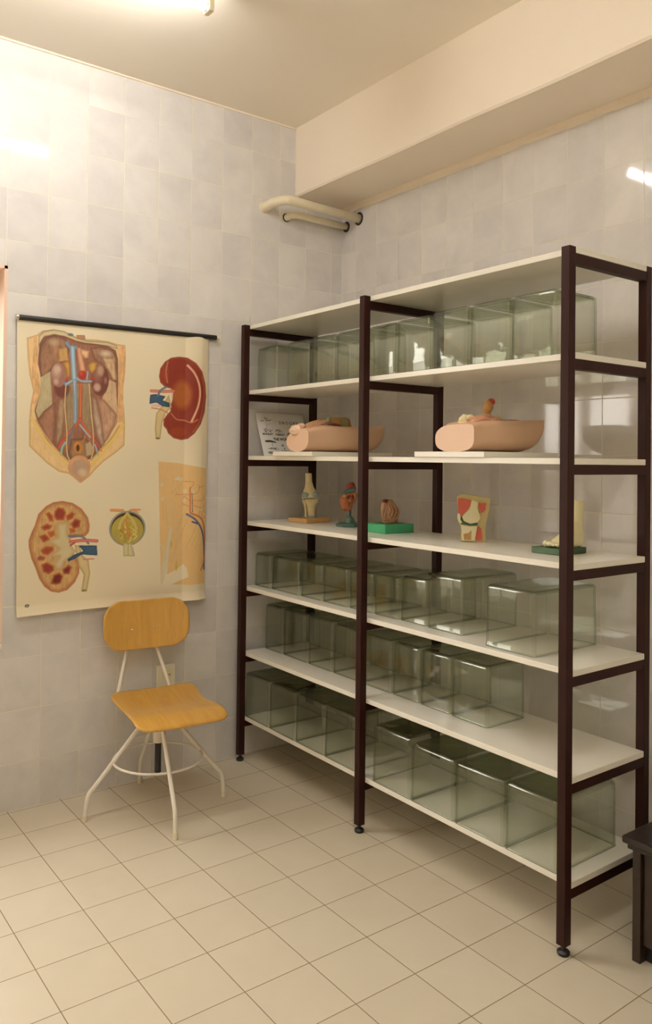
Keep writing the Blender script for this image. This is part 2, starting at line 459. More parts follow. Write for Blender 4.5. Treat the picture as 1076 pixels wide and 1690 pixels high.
# ------------------------------------------------------------------ wall chart
ART = [
('P',(0.78,0.55,0.27),[(36,1070),(77,1087),(79,1091),(96,1104),(139,1114),(179,1111),(225,1093),(243,1086),(308,1090),(356,1088),(399,1080),(431,1079),(434,1025),(431,955),(424,898),(425,842),(431,791),(434,745),(433,663),(397,632),(345,594),(308,558),(289,535),(253,508),(246,508),(221,531),(202,544),(162,553),(113,588),(73,627),(47,653),(46,744),(51,810),(61,867),(47,927),(40,992)],(0.55,0.33,0.14),3,0.12),
('P',(0.67,0.55,0.33),[(78,1025),(81,1083),(100,1102),(139,1113),(179,1110),(225,1091),(271,1082),(356,1085),(394,1075),(399,1059),(356,1067),(262,1069),(225,1075),(180,1088),(140,1091),(105,1081),(84,1048)],(0.25,0.2,0.12),2,0.1),
('P',(0.7,0.42,0.2),[(62,1072),(75,1078),(78,938),(89,868),(87,833),(66,793),(57,832),(63,876),(56,928)],None,3,0.4),
('P',(0.72,0.42,0.2),[(407,1076),(429,1074),(431,955),(422,898),(426,805),(429,758),(404,758),(399,822),(402,897),(403,990)],None,3,0.4),
('P',(0.3,0.135,0.085),[(80,1008),(84,1052),(100,1080),(140,1094),(180,1091),(225,1077),(262,1072),(308,1072),(356,1069),(390,1054),(400,1018),(402,934),(401,822),(400,757),(372,706),(334,649),(293,603),(197,598),(147,646),(102,698),(76,754),(66,789),(87,860),(90,921),(78,973)],(0.15,0.06,0.04),3,0.35),
('P',(0.33,0.17,0.1),[(82,995),(88,1048),(109,1077),(140,1091),(184,1084),(199,1036),(190,995),(142,969),(112,927),(88,923)],(0.14,0.06,0.04),4,0.6),
('E',(0.45,0.32,0.2),(140,1062),27,20,None,30),
('P',(0.55,0.33,0.12),[(158,1037),(189,1045),(195,996),(163,989)],None,10,0.4),
('P',(0.35,0.19,0.12),[(285,1054),(328,1064),(380,1053),(398,1017),(401,934),(390,922),(368,950),(329,989),(300,1009)],(0.16,0.07,0.04),4,0.6),
('E',(0.66,0.52,0.38),(347,1036),34,18,None,30),
('P',(0.62,0.42,0.24),[(338,1017),(381,1016),(394,934),(382,933),(358,977)],None,12,0.5),
('P',(0.5,0.42,0.25),[(89,921),(125,946),(130,880),(135,809),(105,782),(80,763),(71,789),(87,860)],None,6,0.25),
('P',(0.38,0.19,0.12),[(78,754),(101,790),(144,827),(152,748),(142,668),(127,650),(102,698)],(0.2,0.08,0.05),5,0.4),
('P',(0.62,0.43,0.26),[(340,865),(365,932),(392,919),(401,804),(397,757),(362,682),(333,718),(322,800)],None,5,0.3),
('P',(0.52,0.31,0.2),[(312,855),(345,847),(399,790),(390,743),(358,682),(339,668),(333,718),(328,773)],(0.3,0.13,0.08),5,0.4),
('P',(0.42,0.28,0.18),[(157,837),(179,847),(189,812),(177,704),(160,660),(147,655),(150,748)],(0.22,0.1,0.06),4,0.4),
('P',(0.47,0.34,0.24),[(293,863),(312,845),(335,755),(348,664),(334,654),(310,708),(297,776)],(0.25,0.12,0.08),4,0.4),
('P',(0.34,0.24,0.14),[(188,883),(210,903),(283,908),(295,753),(287,680),(249,752),(222,742),(195,705)],None,5,0.3),
('E',(0.17,0.05,0.04),(172,883),36,45,None,20),
('E',(0.35,0.17,0.13),(159,935),32,51,(0.6,0.42,0.32),8),
('E',(0.6,0.45,0.33),(153,957),17,19,None,22),
('E',(0.55,0.38,0.28),(149,908),14,18,None,20),
('E',(0.17,0.055,0.04),(325,926),39,68,(0.35,0.16,0.12),8),
('E',(0.5,0.31,0.22),(327,966),19,29,None,22),
('E',(0.55,0.36,0.26),(314,896),19,21,None,20),
('E',(0.4,0.2,0.15),(349,926),9,19,None,16),
('P',(0.6,0.33,0.08),[(173,985),(195,996),(204,983),(205,929),(189,928),(186,959)],(0.3,0.14,0.04),3,0.2),
('P',(0.62,0.37,0.09),[(275,984),(291,1000),(314,997),(310,969),(292,949),(280,962)],(0.3,0.14,0.04),3,0.2),
('P',(0.74,0.42,0.25),[(230,1048),(244,1052),(264,970),(264,947),(246,941),(235,1004)],(0.5,0.22,0.12),3,0.2),
('P',(0.78,0.5,0.3),[(244,1047),(281,1042),(277,1012),(263,1008),(244,1027)],(0.4,0.2,0.1),3,0.1),
('P',(0.55,0.3,0.16),[(227,1100),(261,1103),(264,1086),(230,1084)],(0.3,0.15,0.08),3,0.1),
('S',(0.17,0.26,0.36),13,[(189,1065),(203,1050),(226,1050)],(0.2,0.3,0.4)),
('S',(0.16,0.25,0.35),10,[(199,902),(187,899),(181,908)],None),
('S',(0.22,0.34,0.44),9,[(187,901),(205,911),(219,921)],(0.42,0.55,0.62)),
('S',(0.22,0.34,0.44),8,[(228,929),(251,917),(290,919)],(0.42,0.55,0.62)),
('S',(0.22,0.34,0.44),5,[(275,957),(271,925)],(0.4,0.5,0.6)),
('S',(0.22,0.34,0.44),20,[(212,1047),(216,984),(221,917)],(0.48,0.6,0.68)),
('S',(0.2,0.32,0.44),14,[(221,917),(224,841),(225,751)],(0.42,0.55,0.66)),
('E',(0.42,0.04,0.03),(253,942),16,18,(0.6,0.1,0.06),5),
('S',(0.55,0.08,0.04),6,[(191,924),(183,914)],None),
('S',(0.5,0.07,0.04),6,[(287,933),(306,930)],None),
('S',(0.48,0.08,0.03),13,[(246,905),(247,842),(246,765)],(0.72,0.24,0.1)),
('S',(0.5,0.07,0.03),10,[(246,765),(222,728),(195,701)],(0.7,0.2,0.1)),
('S',(0.5,0.07,0.03),10,[(246,765),(272,725),(295,690)],(0.7,0.2,0.1)),
('S',(0.5,0.06,0.03),10,[(189,683),(171,667),(161,646)],(0.65,0.15,0.1)),
('S',(0.5,0.06,0.03),9,[(302,685),(320,663),(332,640)],(0.65,0.15,0.1)),
('S',(0.25,0.35,0.42),7,[(244,742),(268,714),(287,692)],(0.5,0.58,0.6)),
('S',(0.14,0.2,0.26),7,[(222,728),(206,696),(202,670)],None),
('S',(0.26,0.36,0.42),7,[(308,663),(322,622)],(0.5,0.58,0.62)),
('S',(0.22,0.38,0.34),10,[(187,669),(174,647),(172,620)],(0.4,0.52,0.46)),
('P',(0.33,0.18,0.1),[(209,683),(268,689),(296,662),(297,626),(279,599),(210,598),(199,625)],(0.15,0.07,0.04),5,0.3),
('P',(0.48,0.36,0.22),[(269,662),(287,676),(299,653),(295,621),(274,617)],None,5,0.1),
('E',(0.5,0.22,0.05),(239,650),19,25,(0.62,0.3,0.08),4),
('E',(0.1,0.03,0.01),(238,648),7,14,None,3),
('S',(0.45,0.2,0.06),5,[(250,671),(264,684),(268,698)],None),
('S',(0.6,0.47,0.18),4,[(187,897),(184,812),(193,705),(192,660),(197,616),(210,593)],(0.75,0.65,0.35)),
('S',(0.6,0.47,0.18),4,[(281,907),(290,799),(300,708),(301,640),(295,612),(288,594)],(0.75,0.65,0.35)),
('S',(0.2,0.1,0.05),1.2,[(196,893),(193,812),(195,736)],None),
('S',(0.23,0.1,0.05),1.2,[(206,894),(208,813),(205,737)],None),
('S',(0.26,0.1,0.05),1.2,[(216,894),(222,814),(215,737)],None),
('S',(0.2,0.1,0.05),1.2,[(226,895),(223,814),(225,737)],None),
('S',(0.23,0.1,0.05),1.2,[(236,896),(238,814),(235,738)],None),
('S',(0.26,0.1,0.05),1.2,[(246,896),(252,815),(245,738)],None),
('S',(0.2,0.1,0.05),1.2,[(256,897),(253,815),(255,738)],None),
('S',(0.23,0.1,0.05),1.2,[(267,897),(268,816),(266,739)],None),
('S',(0.26,0.1,0.05),1.2,[(277,898),(283,817),(276,739)],None),
('S',(0.2,0.1,0.05),1.2,[(287,899),(284,817),(286,740)],None),
('S',(0.72,0.5,0.15),9,[(54,762),(103,685),(152,629),(202,576)],(0.82,0.62,0.25)),
('S',(0.62,0.38,0.15),6,[(71,754),(111,690),(156,637),(201,593)],None),
('S',(0.72,0.5,0.12),11,[(427,749),(391,697),(339,631),(293,576)],(0.82,0.62,0.22)),
('S',(0.55,0.36,0.14),6,[(410,744),(377,692),(334,645),(293,599)],None),
('E',(0.62,0.32,0.17),(245,571),46,47,(0.72,0.42,0.25),4),
('P',(0.62,0.34,0.18),[(204,553),(289,553),(280,531),(253,508),(246,515),(225,526)],None,3,0.1),
('E',(0.5,0.33,0.22),(246,567),36,34,None,4),
('E',(0.64,0.5,0.33),(257,549),23,21,None,25),
('P',(0.24,0.035,0.02),[(673,1053),(713,1052),(751,1031),(782,996),(802,943),(808,889),(800,820),(778,765),(748,723),(719,699),(689,693),(653,700),(627,720),(620,736),(605,752),(605,778),(619,798),(636,816),(636,839),(646,866),(650,900),(638,912),(610,917),(588,935),(582,961),(587,995),(608,1026),(636,1045)],(0.32,0.07,0.035),4,0.12),
('E',(0.38,0.11,0.03),(690,889),52,74,None,40),
('E',(0.3,0.05,0.02),(612,977),20,46,None,14),
('E',(0.3,0.05,0.02),(674,728),44,24,None,14),
('S',(0.66,0.32,0.2),9.9,[(714,1018),(744,986),(766,941),(772,893),(762,839),(733,773)],(0.82,0.5,0.36)),
('S',(0.42,0.16,0.1),7.2,[(622,1027),(614,983),(621,938)],None),
('S',(0.5,0.2,0.1),5.4,[(640,806),(666,782),(703,779),(733,770),(762,784)],None),
('S',(0.35,0.09,0.05),7.2,[(782,976),(795,895),(774,785),(741,730)],None),
('P',(0.66,0.52,0.27),[(628,885),(642,833),(615,805),(600,765),(592,697),(571,696),(566,737),(571,803),(593,830)],(0.42,0.32,0.12),3,0.1),
('S',(0.5,0.1,0.06),12.6,[(548,897),(599,898),(651,903)],(0.75,0.32,0.24)),
('P',(0.05,0.1,0.17),[(543,880),(567,885),(614,878),(600,860),(632,851),(633,832),(600,834),(572,849),(540,841)],(0.02,0.05,0.1),2,0.15),
('S',(0.08,0.14,0.2),9.0,[(578,879),(592,903),(615,917)],(0.2,0.28,0.36)),
('S',(0.72,0.5,0.42),9.0,[(551,836),(589,835)],None),
('S',(0.55,0.22,0.15),5.4,[(551,825),(593,820),(626,806)],None),
('E',(0.2,0.16,0.06),(580,697),11,4,None,2),
('P',(0.58,0.36,0.15),[(178,437),(219,428),(256,404),(283,367),(290,335),(287,309),(274,294),(247,290),(211,287),(212,236),(233,214),(249,182),(247,146),(230,111),(199,83),(163,76),(133,84),(107,106),(87,138),(71,184),(56,220),(47,261),(46,290),(57,320),(69,344),(83,389),(112,418),(142,433)],(0.42,0.12,0.04),7,0.35),
('P',(0.63,0.53,0.31),[(159,351),(200,349),(198,308),(211,282),(217,256),(233,234),(212,210),(187,196),(177,172),(157,168),(143,189),(166,218),(125,221),(165,249),(119,282),(159,295),(157,325)],(0.5,0.36,0.18),5,0.08),
('P',(0.3,0.05,0.03),[(145,397),(160,414),(183,409),(194,390),(184,360),(153,361),(143,377)],(0.5,0.18,0.06),3,0.3),
('P',(0.34,0.06,0.03),[(110,390),(125,397),(140,382),(143,356),(126,359)],(0.5,0.18,0.06),3,0.3),
('P',(0.34,0.06,0.03),[(191,378),(217,394),(230,384),(220,364),(197,357)],(0.5,0.18,0.06),3,0.3),
('P',(0.26,0.04,0.03),[(210,344),(230,367),(254,357),(249,329),(221,323)],(0.5,0.18,0.06),3,0.3),
('P',(0.3,0.05,0.03),[(91,338),(116,352),(139,341),(129,327),(104,323)],(0.5,0.18,0.06),3,0.3),
('P',(0.28,0.05,0.03),[(84,303),(109,312),(122,302),(129,286),(102,276)],(0.5,0.18,0.06),3,0.3),
('P',(0.5,0.11,0.03),[(116,317),(146,323),(149,303),(129,294)],(0.5,0.18,0.06),3,0.3),
('P',(0.34,0.07,0.03),[(90,248),(112,264),(140,260),(145,245),(120,226),(100,232)],(0.5,0.18,0.06),3,0.3),
('P',(0.25,0.07,0.06),[(76,219),(90,230),(113,221),(106,207),(81,209)],(0.5,0.18,0.06),3,0.3),
('P',(0.27,0.04,0.03),[(94,193),(116,201),(144,184),(147,164),(124,151),(101,162)],(0.5,0.18,0.06),3,0.3),
('P',(0.16,0.02,0.02),[(130,114),(142,149),(167,157),(183,140),(173,111),(153,107)],(0.5,0.18,0.06),3,0.3),
('P',(0.16,0.02,0.02),[(177,166),(202,185),(218,174),(208,144),(182,146)],(0.5,0.18,0.06),3,0.3),
('P',(0.42,0.08,0.03),[(204,328),(226,327),(234,312),(211,305)],(0.5,0.18,0.06),3,0.3),
('S',(0.07,0.12,0.18),8.1,[(205,297),(237,296),(266,287),(285,262)],(0.25,0.33,0.4)),
('S',(0.5,0.08,0.05),12.6,[(211,274),(264,276),(321,271)],(0.75,0.3,0.22)),
('S',(0.5,0.08,0.05),7.2,[(227,268),(211,259)],None),
('P',(0.66,0.52,0.27),[(227,261),(248,254),(264,212),(286,195),(293,142),(280,70),(257,77),(266,139),(245,172)],(0.42,0.32,0.12),3,0.1),
('P',(0.05,0.11,0.18),[(243,257),(320,253),(324,212),(286,216),(259,220),(228,204),(202,195),(199,206),(228,222),(264,233)],(0.02,0.05,0.1),2,0.15),
('S',(0.6,0.25,0.18),5.4,[(265,200),(308,199)],None),
('E',(0.22,0.18,0.06),(268,74),11,4,None,2),
('S',(0.72,0.33,0.14),12.6,[(381,395),(431,392)],None),
('S',(0.7,0.3,0.12),8.1,[(453,385),(470,395),(506,395)],None),
('S',(0.7,0.3,0.12),5.4,[(470,395),(499,384)],None),
('E',(0.3,0.29,0.22),(452,318),80,73,(0.55,0.52,0.42),2),
('E',(0.06,0.04,0.02),(452,318),72,66,None,3),
('E',(0.45,0.36,0.08),(452,312),70,60,None,3),
('P',(0.66,0.58,0.33),[(434,257),(473,255),(473,236),(484,200),(435,204)],(0.4,0.36,0.2),2,0.05),
('S',(0.25,0.3,0.2),2.5,[(476,241),(484,203)],None),
('S',(0.4,0.3,0.05),3.125,[(456,253),(456,204)],None),
('S',(0.35,0.22,0.04),6.3,[(448,316),(459,304),(450,291)],None),
('S',(0.35,0.22,0.04),6.3,[(452,318),(463,306),(453,293)],None),
('S',(0.5,0.36,0.06),6.3,[(458,355),(470,343),(459,330)],None),
('S',(0.62,0.5,0.12),6.3,[(445,314),(455,301),(447,289)],None),
('S',(0.7,0.55,0.2),6.3,[(457,287),(469,274),(459,262)],None),
('S',(0.7,0.55,0.2),3.125,[(454,309),(465,297),(455,284)],None),
('S',(0.35,0.22,0.04),3.125,[(457,338),(469,326),(459,314)],None),
('S',(0.62,0.5,0.12),6.3,[(458,304),(470,292),(460,280)],None),
('S',(0.7,0.55,0.2),3.125,[(464,323),(477,311),(466,298)],None),
('S',(0.35,0.22,0.04),6.3,[(422,312),(429,300),(424,287)],None),
('S',(0.62,0.5,0.12),3.125,[(457,311),(468,298),(458,286)],None),
('S',(0.7,0.55,0.2),6.3,[(476,315),(491,303),(478,290)],None),
('S',(0.5,0.36,0.06),3.125,[(443,334),(453,322),(445,310)],None),
('S',(0.35,0.22,0.04),6.3,[(435,319),(444,306),(437,294)],None),
('S',(0.55,0.24,0.06),6.3,[(457,305),(468,293),(458,280)],None),
('S',(0.7,0.55,0.2),3.125,[(438,334),(447,322),(439,309)],None),
('S',(0.7,0.55,0.2),3.125,[(465,350),(478,337),(466,325)],None),
('S',(0.7,0.55,0.2),6.3,[(478,296),(493,284),(480,272)],None),
('S',(0.62,0.5,0.12),6.3,[(467,321),(480,308),(468,296)],None),
('S',(0.62,0.5,0.12),6.3,[(442,364),(452,352),(444,339)],None),
('S',(0.35,0.22,0.04),3.125,[(437,287),(446,274),(439,262)],None),
('S',(0.35,0.22,0.04),6.3,[(444,313),(454,301),(445,288)],None),
('S',(0.5,0.36,0.06),6.3,[(461,310),(473,297),(462,285)],None),
('S',(0.35,0.22,0.04),3.125,[(429,333),(437,321),(430,309)],None),
('S',(0.7,0.55,0.2),3.125,[(423,300),(430,288),(424,276)],None),
('S',(0.5,0.36,0.06),3.125,[(434,320),(443,308),(436,296)],None),
('S',(0.5,0.36,0.06),3.125,[(454,322),(466,309),(456,297)],None),
('S',(0.55,0.24,0.06),3.125,[(425,341),(433,328),(427,316)],None),
('S',(0.55,0.24,0.06),6.3,[(444,319),(454,307),(446,294)],None),
('S',(0.5,0.36,0.06),6.3,[(450,344),(461,332),(451,319)],None),
('S',(0.35,0.22,0.04),3.125,[(454,304),(466,292),(456,280)],None),
('S',(0.35,0.22,0.04),3.125,[(452,304),(463,292),(453,279)],None),
('S',(0.7,0.55,0.2),6.3,[(440,325),(450,313),(442,300)],None),
('S',(0.5,0.36,0.06),6.3,[(448,312),(458,300),(449,287)],None),
('S',(0.6,0.25,0.06),7.2,[(451,382),(448,339),(458,285)],None),
('S',(0.62,0.5,0.15),10.8,[(451,380),(426,351),(415,320)],None),
('S',(0.62,0.5,0.15),10.8,[(451,380),(477,349),(492,316)],None),
('E',(0.14,0.13,0.1),(41,39),9,6,(0.14,0.13,0.1),1),
('E',(0.5,0.45,0.3),(41,39),4,2,None,1),
('E',(0.15,0.18,0.2),(204,1099),12,6,None,5),
('P',(0.76,0.51,0.23),[(584,599),(676,594),(813,571),(822,121),(819,67),(744,66),(652,74),(732,101),(724,138),(709,158),(676,135),(630,117),(640,171),(612,77),(604,78),(595,370)],None,2,0.05),
('S',(0.66,0.55,0.33),5.4,[(646,455),(650,316)],None),
('P',(0.68,0.62,0.45),[(644,322),(656,309),(643,237),(637,171),(622,106),(612,77),(604,78),(611,159),(626,185),(631,250)],None,2,0),
('S',(0.66,0.6,0.4),7.2,[(611,153),(621,218),(602,245)],None),
('S',(0.62,0.5,0.3),2.5,[(665,182),(674,255),(695,354)],None),
('S',(0.58,0.42,0.2),2.0,[(615,350),(607,429)],None),
('S',(0.58,0.42,0.2),2.0,[(630,330),(621,422)],None),
('S',(0.58,0.42,0.2),2.0,[(674,301),(716,393)],None),
('S',(0.58,0.42,0.2),2.0,[(682,248),(724,353)],None),
('S',(0.58,0.42,0.2),2.0,[(719,226),(766,324)],None),
('S',(0.58,0.42,0.2),2.0,[(741,231),(781,310)],None),
('S',(0.58,0.42,0.2),2.0,[(760,223),(789,296)],None),
('S',(0.58,0.42,0.2),2.0,[(646,461),(678,501),(656,528)],None),
('S',(0.58,0.42,0.2),2.0,[(664,448),(700,521)],None),
('E',(0.62,0.45,0.1),(676,152),7,27,None,6),
('E',(0.6,0.46,0.14),(651,246),5,16,None,4),
('S',(0.05,0.08,0.18),9.0,[(720,373),(762,346),(797,296),(811,227),(814,129)],(0.12,0.18,0.34)),
('S',(0.05,0.05,0.15),7.2,[(745,340),(768,331)],None),
('S',(0.55,0.16,0.05),7.2,[(735,378),(781,358),(806,323),(817,227),(810,159),(794,127)],None),
('S',(0.5,0.1,0.04),6.3,[(732,487),(735,379)],(0.65,0.3,0.15)),
('S',(0.05,0.05,0.12),3.125,[(741,470),(745,382)],None),
('S',(0.6,0.24,0.08),2.75,[(734,457),(668,458)],None),
('S',(0.6,0.24,0.08),2.75,[(734,426),(708,450),(704,434)],None),
('S',(0.6,0.24,0.08),2.75,[(738,457),(767,466),(778,490),(771,500)],None),
('S',(0.6,0.24,0.08),2.75,[(735,406),(708,414),(701,420)],None),
('S',(0.6,0.24,0.08),2.75,[(742,433),(791,432),(806,452)],None),
('S',(0.6,0.24,0.08),2.75,[(742,413),(791,398),(810,411)],None),
('S',(0.6,0.24,0.08),2.75,[(730,480),(748,510),(707,515)],None),
('S',(0.6,0.24,0.08),2.75,[(771,486),(805,496)],None),
('S',(0.6,0.24,0.08),2.75,[(792,357),(791,391),(815,377)],None),
('S',(0.6,0.24,0.08),2.75,[(777,365),(780,385),(810,391)],None),
('S',(0.6,0.24,0.08),2.75,[(800,350),(815,363)],None),
('E',(0.75,0.66,0.48),(711,474),8,8,(0.6,0.5,0.35),2),
('E',(0.75,0.66,0.48),(745,472),8,8,(0.6,0.5,0.35),2),
('E',(0.75,0.66,0.48),(602,502),8,8,(0.6,0.5,0.35),2),
('E',(0.75,0.66,0.48),(605,442),8,7,(0.6,0.5,0.35),2),
('E',(0.75,0.66,0.48),(708,434),8,8,(0.6,0.5,0.35),2),
('E',(0.75,0.66,0.48),(677,528),8,8,(0.6,0.5,0.35),2),
('E',(0.75,0.66,0.48),(692,524),8,7,(0.6,0.5,0.35),2),
('E',(0.75,0.66,0.48),(666,526),8,7,(0.6,0.5,0.35),2),
('E',(0.75,0.66,0.48),(791,391),9,7,(0.6,0.5,0.35),2)]

def paint_chart(nx, nz, Wm, Hm, base):
    img = np.ones((nz, nx, 3)) * np.array(base)
    X = np.linspace(0, Wm, nx)[None, :] * np.ones((nz, 1)); Z = np.linspace(0, Hm, nz)[:, None] * np.ones((1, nx))
    rng = np.random.RandomState(3)
    def fib(a, b):  # streaky brush texture
        t = rng.rand(nz // a + 2, nx // b + 2)
        zi = np.linspace(0, t.shape[0] - 1.01, nz); xi = np.linspace(0, t.shape[1] - 1.01, nx)
        z0 = zi.astype(int); x0 = xi.astype(int); fz = (zi - z0)[:, None]; fx = (xi - x0)[None, :]
        return (t[z0][:, x0] * (1 - fz) * (1 - fx) + t[z0 + 1][:, x0] * fz * (1 - fx) + t[z0][:, x0 + 1] * (1 - fz) * fx + t[z0 + 1][:, x0 + 1] * fz * fx)
    tex = (fib(16, 2) + fib(5, 2) + fib(9, 9)) / 3 * 2 - 1
    def window(xs, zs, pad):
        i0 = max(0, int((min(xs) - pad) / Wm * (nx - 1))); i1 = min(nx, int((max(xs) + pad) / Wm * (nx - 1)) + 2)
        j0 = max(0, int((min(zs) - pad) / Hm * (nz - 1))); j1 = min(nz, int((max(zs) + pad) / Hm * (nz - 1)) + 2)
        return (slice(j0, j1), slice(i0, i1))
    def seg_d(x, z, a, b):
        ax, az = a; bx, bz = b; dx, dz = bx - ax, bz - az; L = dx * dx + dz * dz + 1e-9
        t = np.clip(((x - ax) * dx + (z - az) * dz) / L, 0, 1)
        return np.hypot(x - ax - t * dx, z - az - t * dz)
    def sm(p, k=3):
        n = len(p); out = []
        for i in range(n):
            p0, p1, p2, p3 = (np.array(p[(i + d) % n], float) for d in (-1, 0, 1, 2))
            for j in range(k):
                t = j / k; out.append(tuple(.5 * (2 * p1 + (p2 - p0) * t + (2 * p0 - 5 * p1 + 4 * p2 - p3) * t * t * .9 + (3 * p1 - p0 - 3 * p2 + p3) * t ** 3 * .9)))
        return out
    def blend(w, col, a):
        img[w] = img[w] * (1 - a[..., None]) + col * a[..., None]
    for c in ART:
        if c[0] == 'P':
            _, col, pts, edge, soft, tx = c
            w = window([p[0] for p in pts], [p[1] for p in pts], 8 + soft); x, z = X[w], Z[w]
            if x.size == 0: continue
            inside = np.zeros(x.shape, bool); d = np.full(x.shape, 1e9); n = len(pts)
            for i in range(n):
                (ax, az), (bx, bz) = pts[i], pts[(i + 1) % n]
                if az != bz:
                    cr = ((az > z) != (bz > z)) & (x < (bx - ax) * (z - az) / (bz - az) + ax); inside ^= cr
                d = np.minimum(d, seg_d(x, z, (ax, az), (bx, bz)))
            sd = np.where(inside, d, -d); al = np.clip(sd / max(1.2, soft * .6) + .5, 0, 1)
            cc = np.array(col)[None, None] * (1 + tx * tex[w])[..., None]
            if edge is not None:
                k = np.clip(1 - sd / (3 + soft * 2.2), 0, 1)[..., None]; cc = cc * (1 - k) + np.array(edge) * k
            blend(w, np.clip(cc, 0, 1), al)
        elif c[0] == 'E':
            _, col, (cx, cz), rx, rz, hi, soft = c
            rx = max(rx, 1.2); rz = max(rz, 1.2)
            w = window([cx - rx, cx + rx], [cz - rz, cz + rz], 6); x, z = X[w], Z[w]
            q = np.hypot((x - cx) / rx, (z - cz) / rz); r = min(rx, rz)
            al = np.clip((1 - q) * r / max(1.0, soft * .5) + .5 * (soft < 6), 0, 1)
            cc = np.array(col)[None, None] * np.ones(x.shape)[..., None] * (1 + .12 * tex[w])[..., None]
            if hi is not None:
                k = np.clip(1 - np.hypot((x - cx + rx * .3) / rx, (z - cz - rz * .3) / rz) * 1.3, 0, 1)[..., None]; cc = cc * (1 - k) + np.array(hi) * k
            blend(w, np.clip(cc, 0, 1), al)
        else:
            _, col, wd, pts, hi = c
            if len(pts) > 2: pts = [tuple(p)[:2] for p in [(v.x, v.y) for v in smooth_path([(a, b, 0) for a, b in pts], 5)]]
            w = window([p[0] for p in pts], [p[1] for p in pts], wd + 3); x, z = X[w], Z[w]
            d = np.full(x.shape, 1e9)
            for a, b in zip(pts[:-1], pts[1:]): d = np.minimum(d, seg_d(x, z, a, b))
            al = np.clip((wd / 2 - d) / 1.4 + .5, 0, 1) * min(1, wd / 1.8)
            cc = np.array(col)[None, None] * np.ones(x.shape)[..., None]
            if hi is not None:
                k = np.clip(1 - d / (wd * .35), 0, 1)[..., None]; cc = cc * (1 - k) + np.array(hi) * k
            blend(w, cc, al)
    img *= (1 + .03 * (fib(60, 60) * 2 - 1))[..., None]
    return img
PW, PH = .818, 1.147; NX, NZ = 410, 575
img = paint_chart(NX, NZ, PW * 1000, PH * 1000, (.80, .70, .50))
chart = thing('wall_chart', 'large cream anatomical wall chart of kidneys hanging from a black rod', 'wall chart', (-1.159, 0, .738))
xs = np.linspace(0, PW, NX); zs = np.linspace(0, PH, NZ)
XX, ZZ = np.meshgrid(xs, zs)
u = XX / PW; v = ZZ / PH
YY = -.014 - .004 * np.sin(u * 7 + 1.5) * (1 - v) - .003 * np.sin(v * 9 + u * 3) * (1 - v)
curl = np.clip((u - .955) / .045, 0, 1)                      # right edge curls back towards the wall
YY = YY - .010 * np.sin(np.clip((u - .86) / .14, 0, 1) * PI) + .006 * curl
low = np.clip((.035 - v) / .035, 0, 1); YY = YY - .012 * low ** 1.5
XX2 = XX - PW / 2 + .014 * (v - .5) * (u < 2) * (1 - u) * -1 + .006 * (v - .5) * u
ZZ2 = ZZ + .004 * np.sin(u * 5) * (1 - v)
co = np.stack([XX2, YY, ZZ2], -1).reshape(-1, 3)
idx = np.arange(NX * NZ).reshape(NZ, NX)
q = np.stack([idx[:-1, :-1], idx[:-1, 1:], idx[1:, 1:], idx[1:, :-1]], -1).reshape(-1, 4)
me = bpy.data.meshes.new('sheet'); me.vertices.add(len(co)); me.vertices.foreach_set('co', co.ravel().astype('f4'))
me.loops.add(q.size); me.loops.foreach_set('vertex_index', q.ravel().astype('i4'))
me.polygons.add(len(q)); me.polygons.foreach_set('loop_start', (np.arange(len(q)) * 4).astype('i4'))
try: me.polygons.foreach_set('loop_total', np.full(len(q), 4, 'i4'))
except Exception: pass
me.update(calc_edges=True); me.validate()
ca = me.color_attributes.new('print', 'FLOAT_COLOR', 'POINT')
ca.data.foreach_set('color', np.concatenate([np.clip(img, 0, 1), np.ones((NZ, NX, 1))], -1).reshape(-1).astype('f4'))
me.materials.append(vcol_mat('chart_print', .42))
me.polygons.foreach_set('use_smooth', np.ones(len(q), bool))
sheet = bpy.data.objects.new('sheet', me); C.objects.link(sheet); sheet.parent = chart
sol = sheet.modifiers.new('thick', 'SOLIDIFY'); sol.thickness = .0006; sol.offset = 1
bm = bmesh.new(); tube(bm, [(-.413, -.016, 1.146), (.447, -.016, 1.153)], .0105, 20); obj('rod', bm, M_black, chart, 'auto')
for s, z in ((-.416, 1.146), (.450, 1.153)):
    bm = bmesh.new(); tube(bm, [(s - .005, -.016, z), (s + .005, -.016, z)], .0118, 20); obj('rod_cap', bm, M_pipe if s > 0 else M_chrome, chart, 'auto')

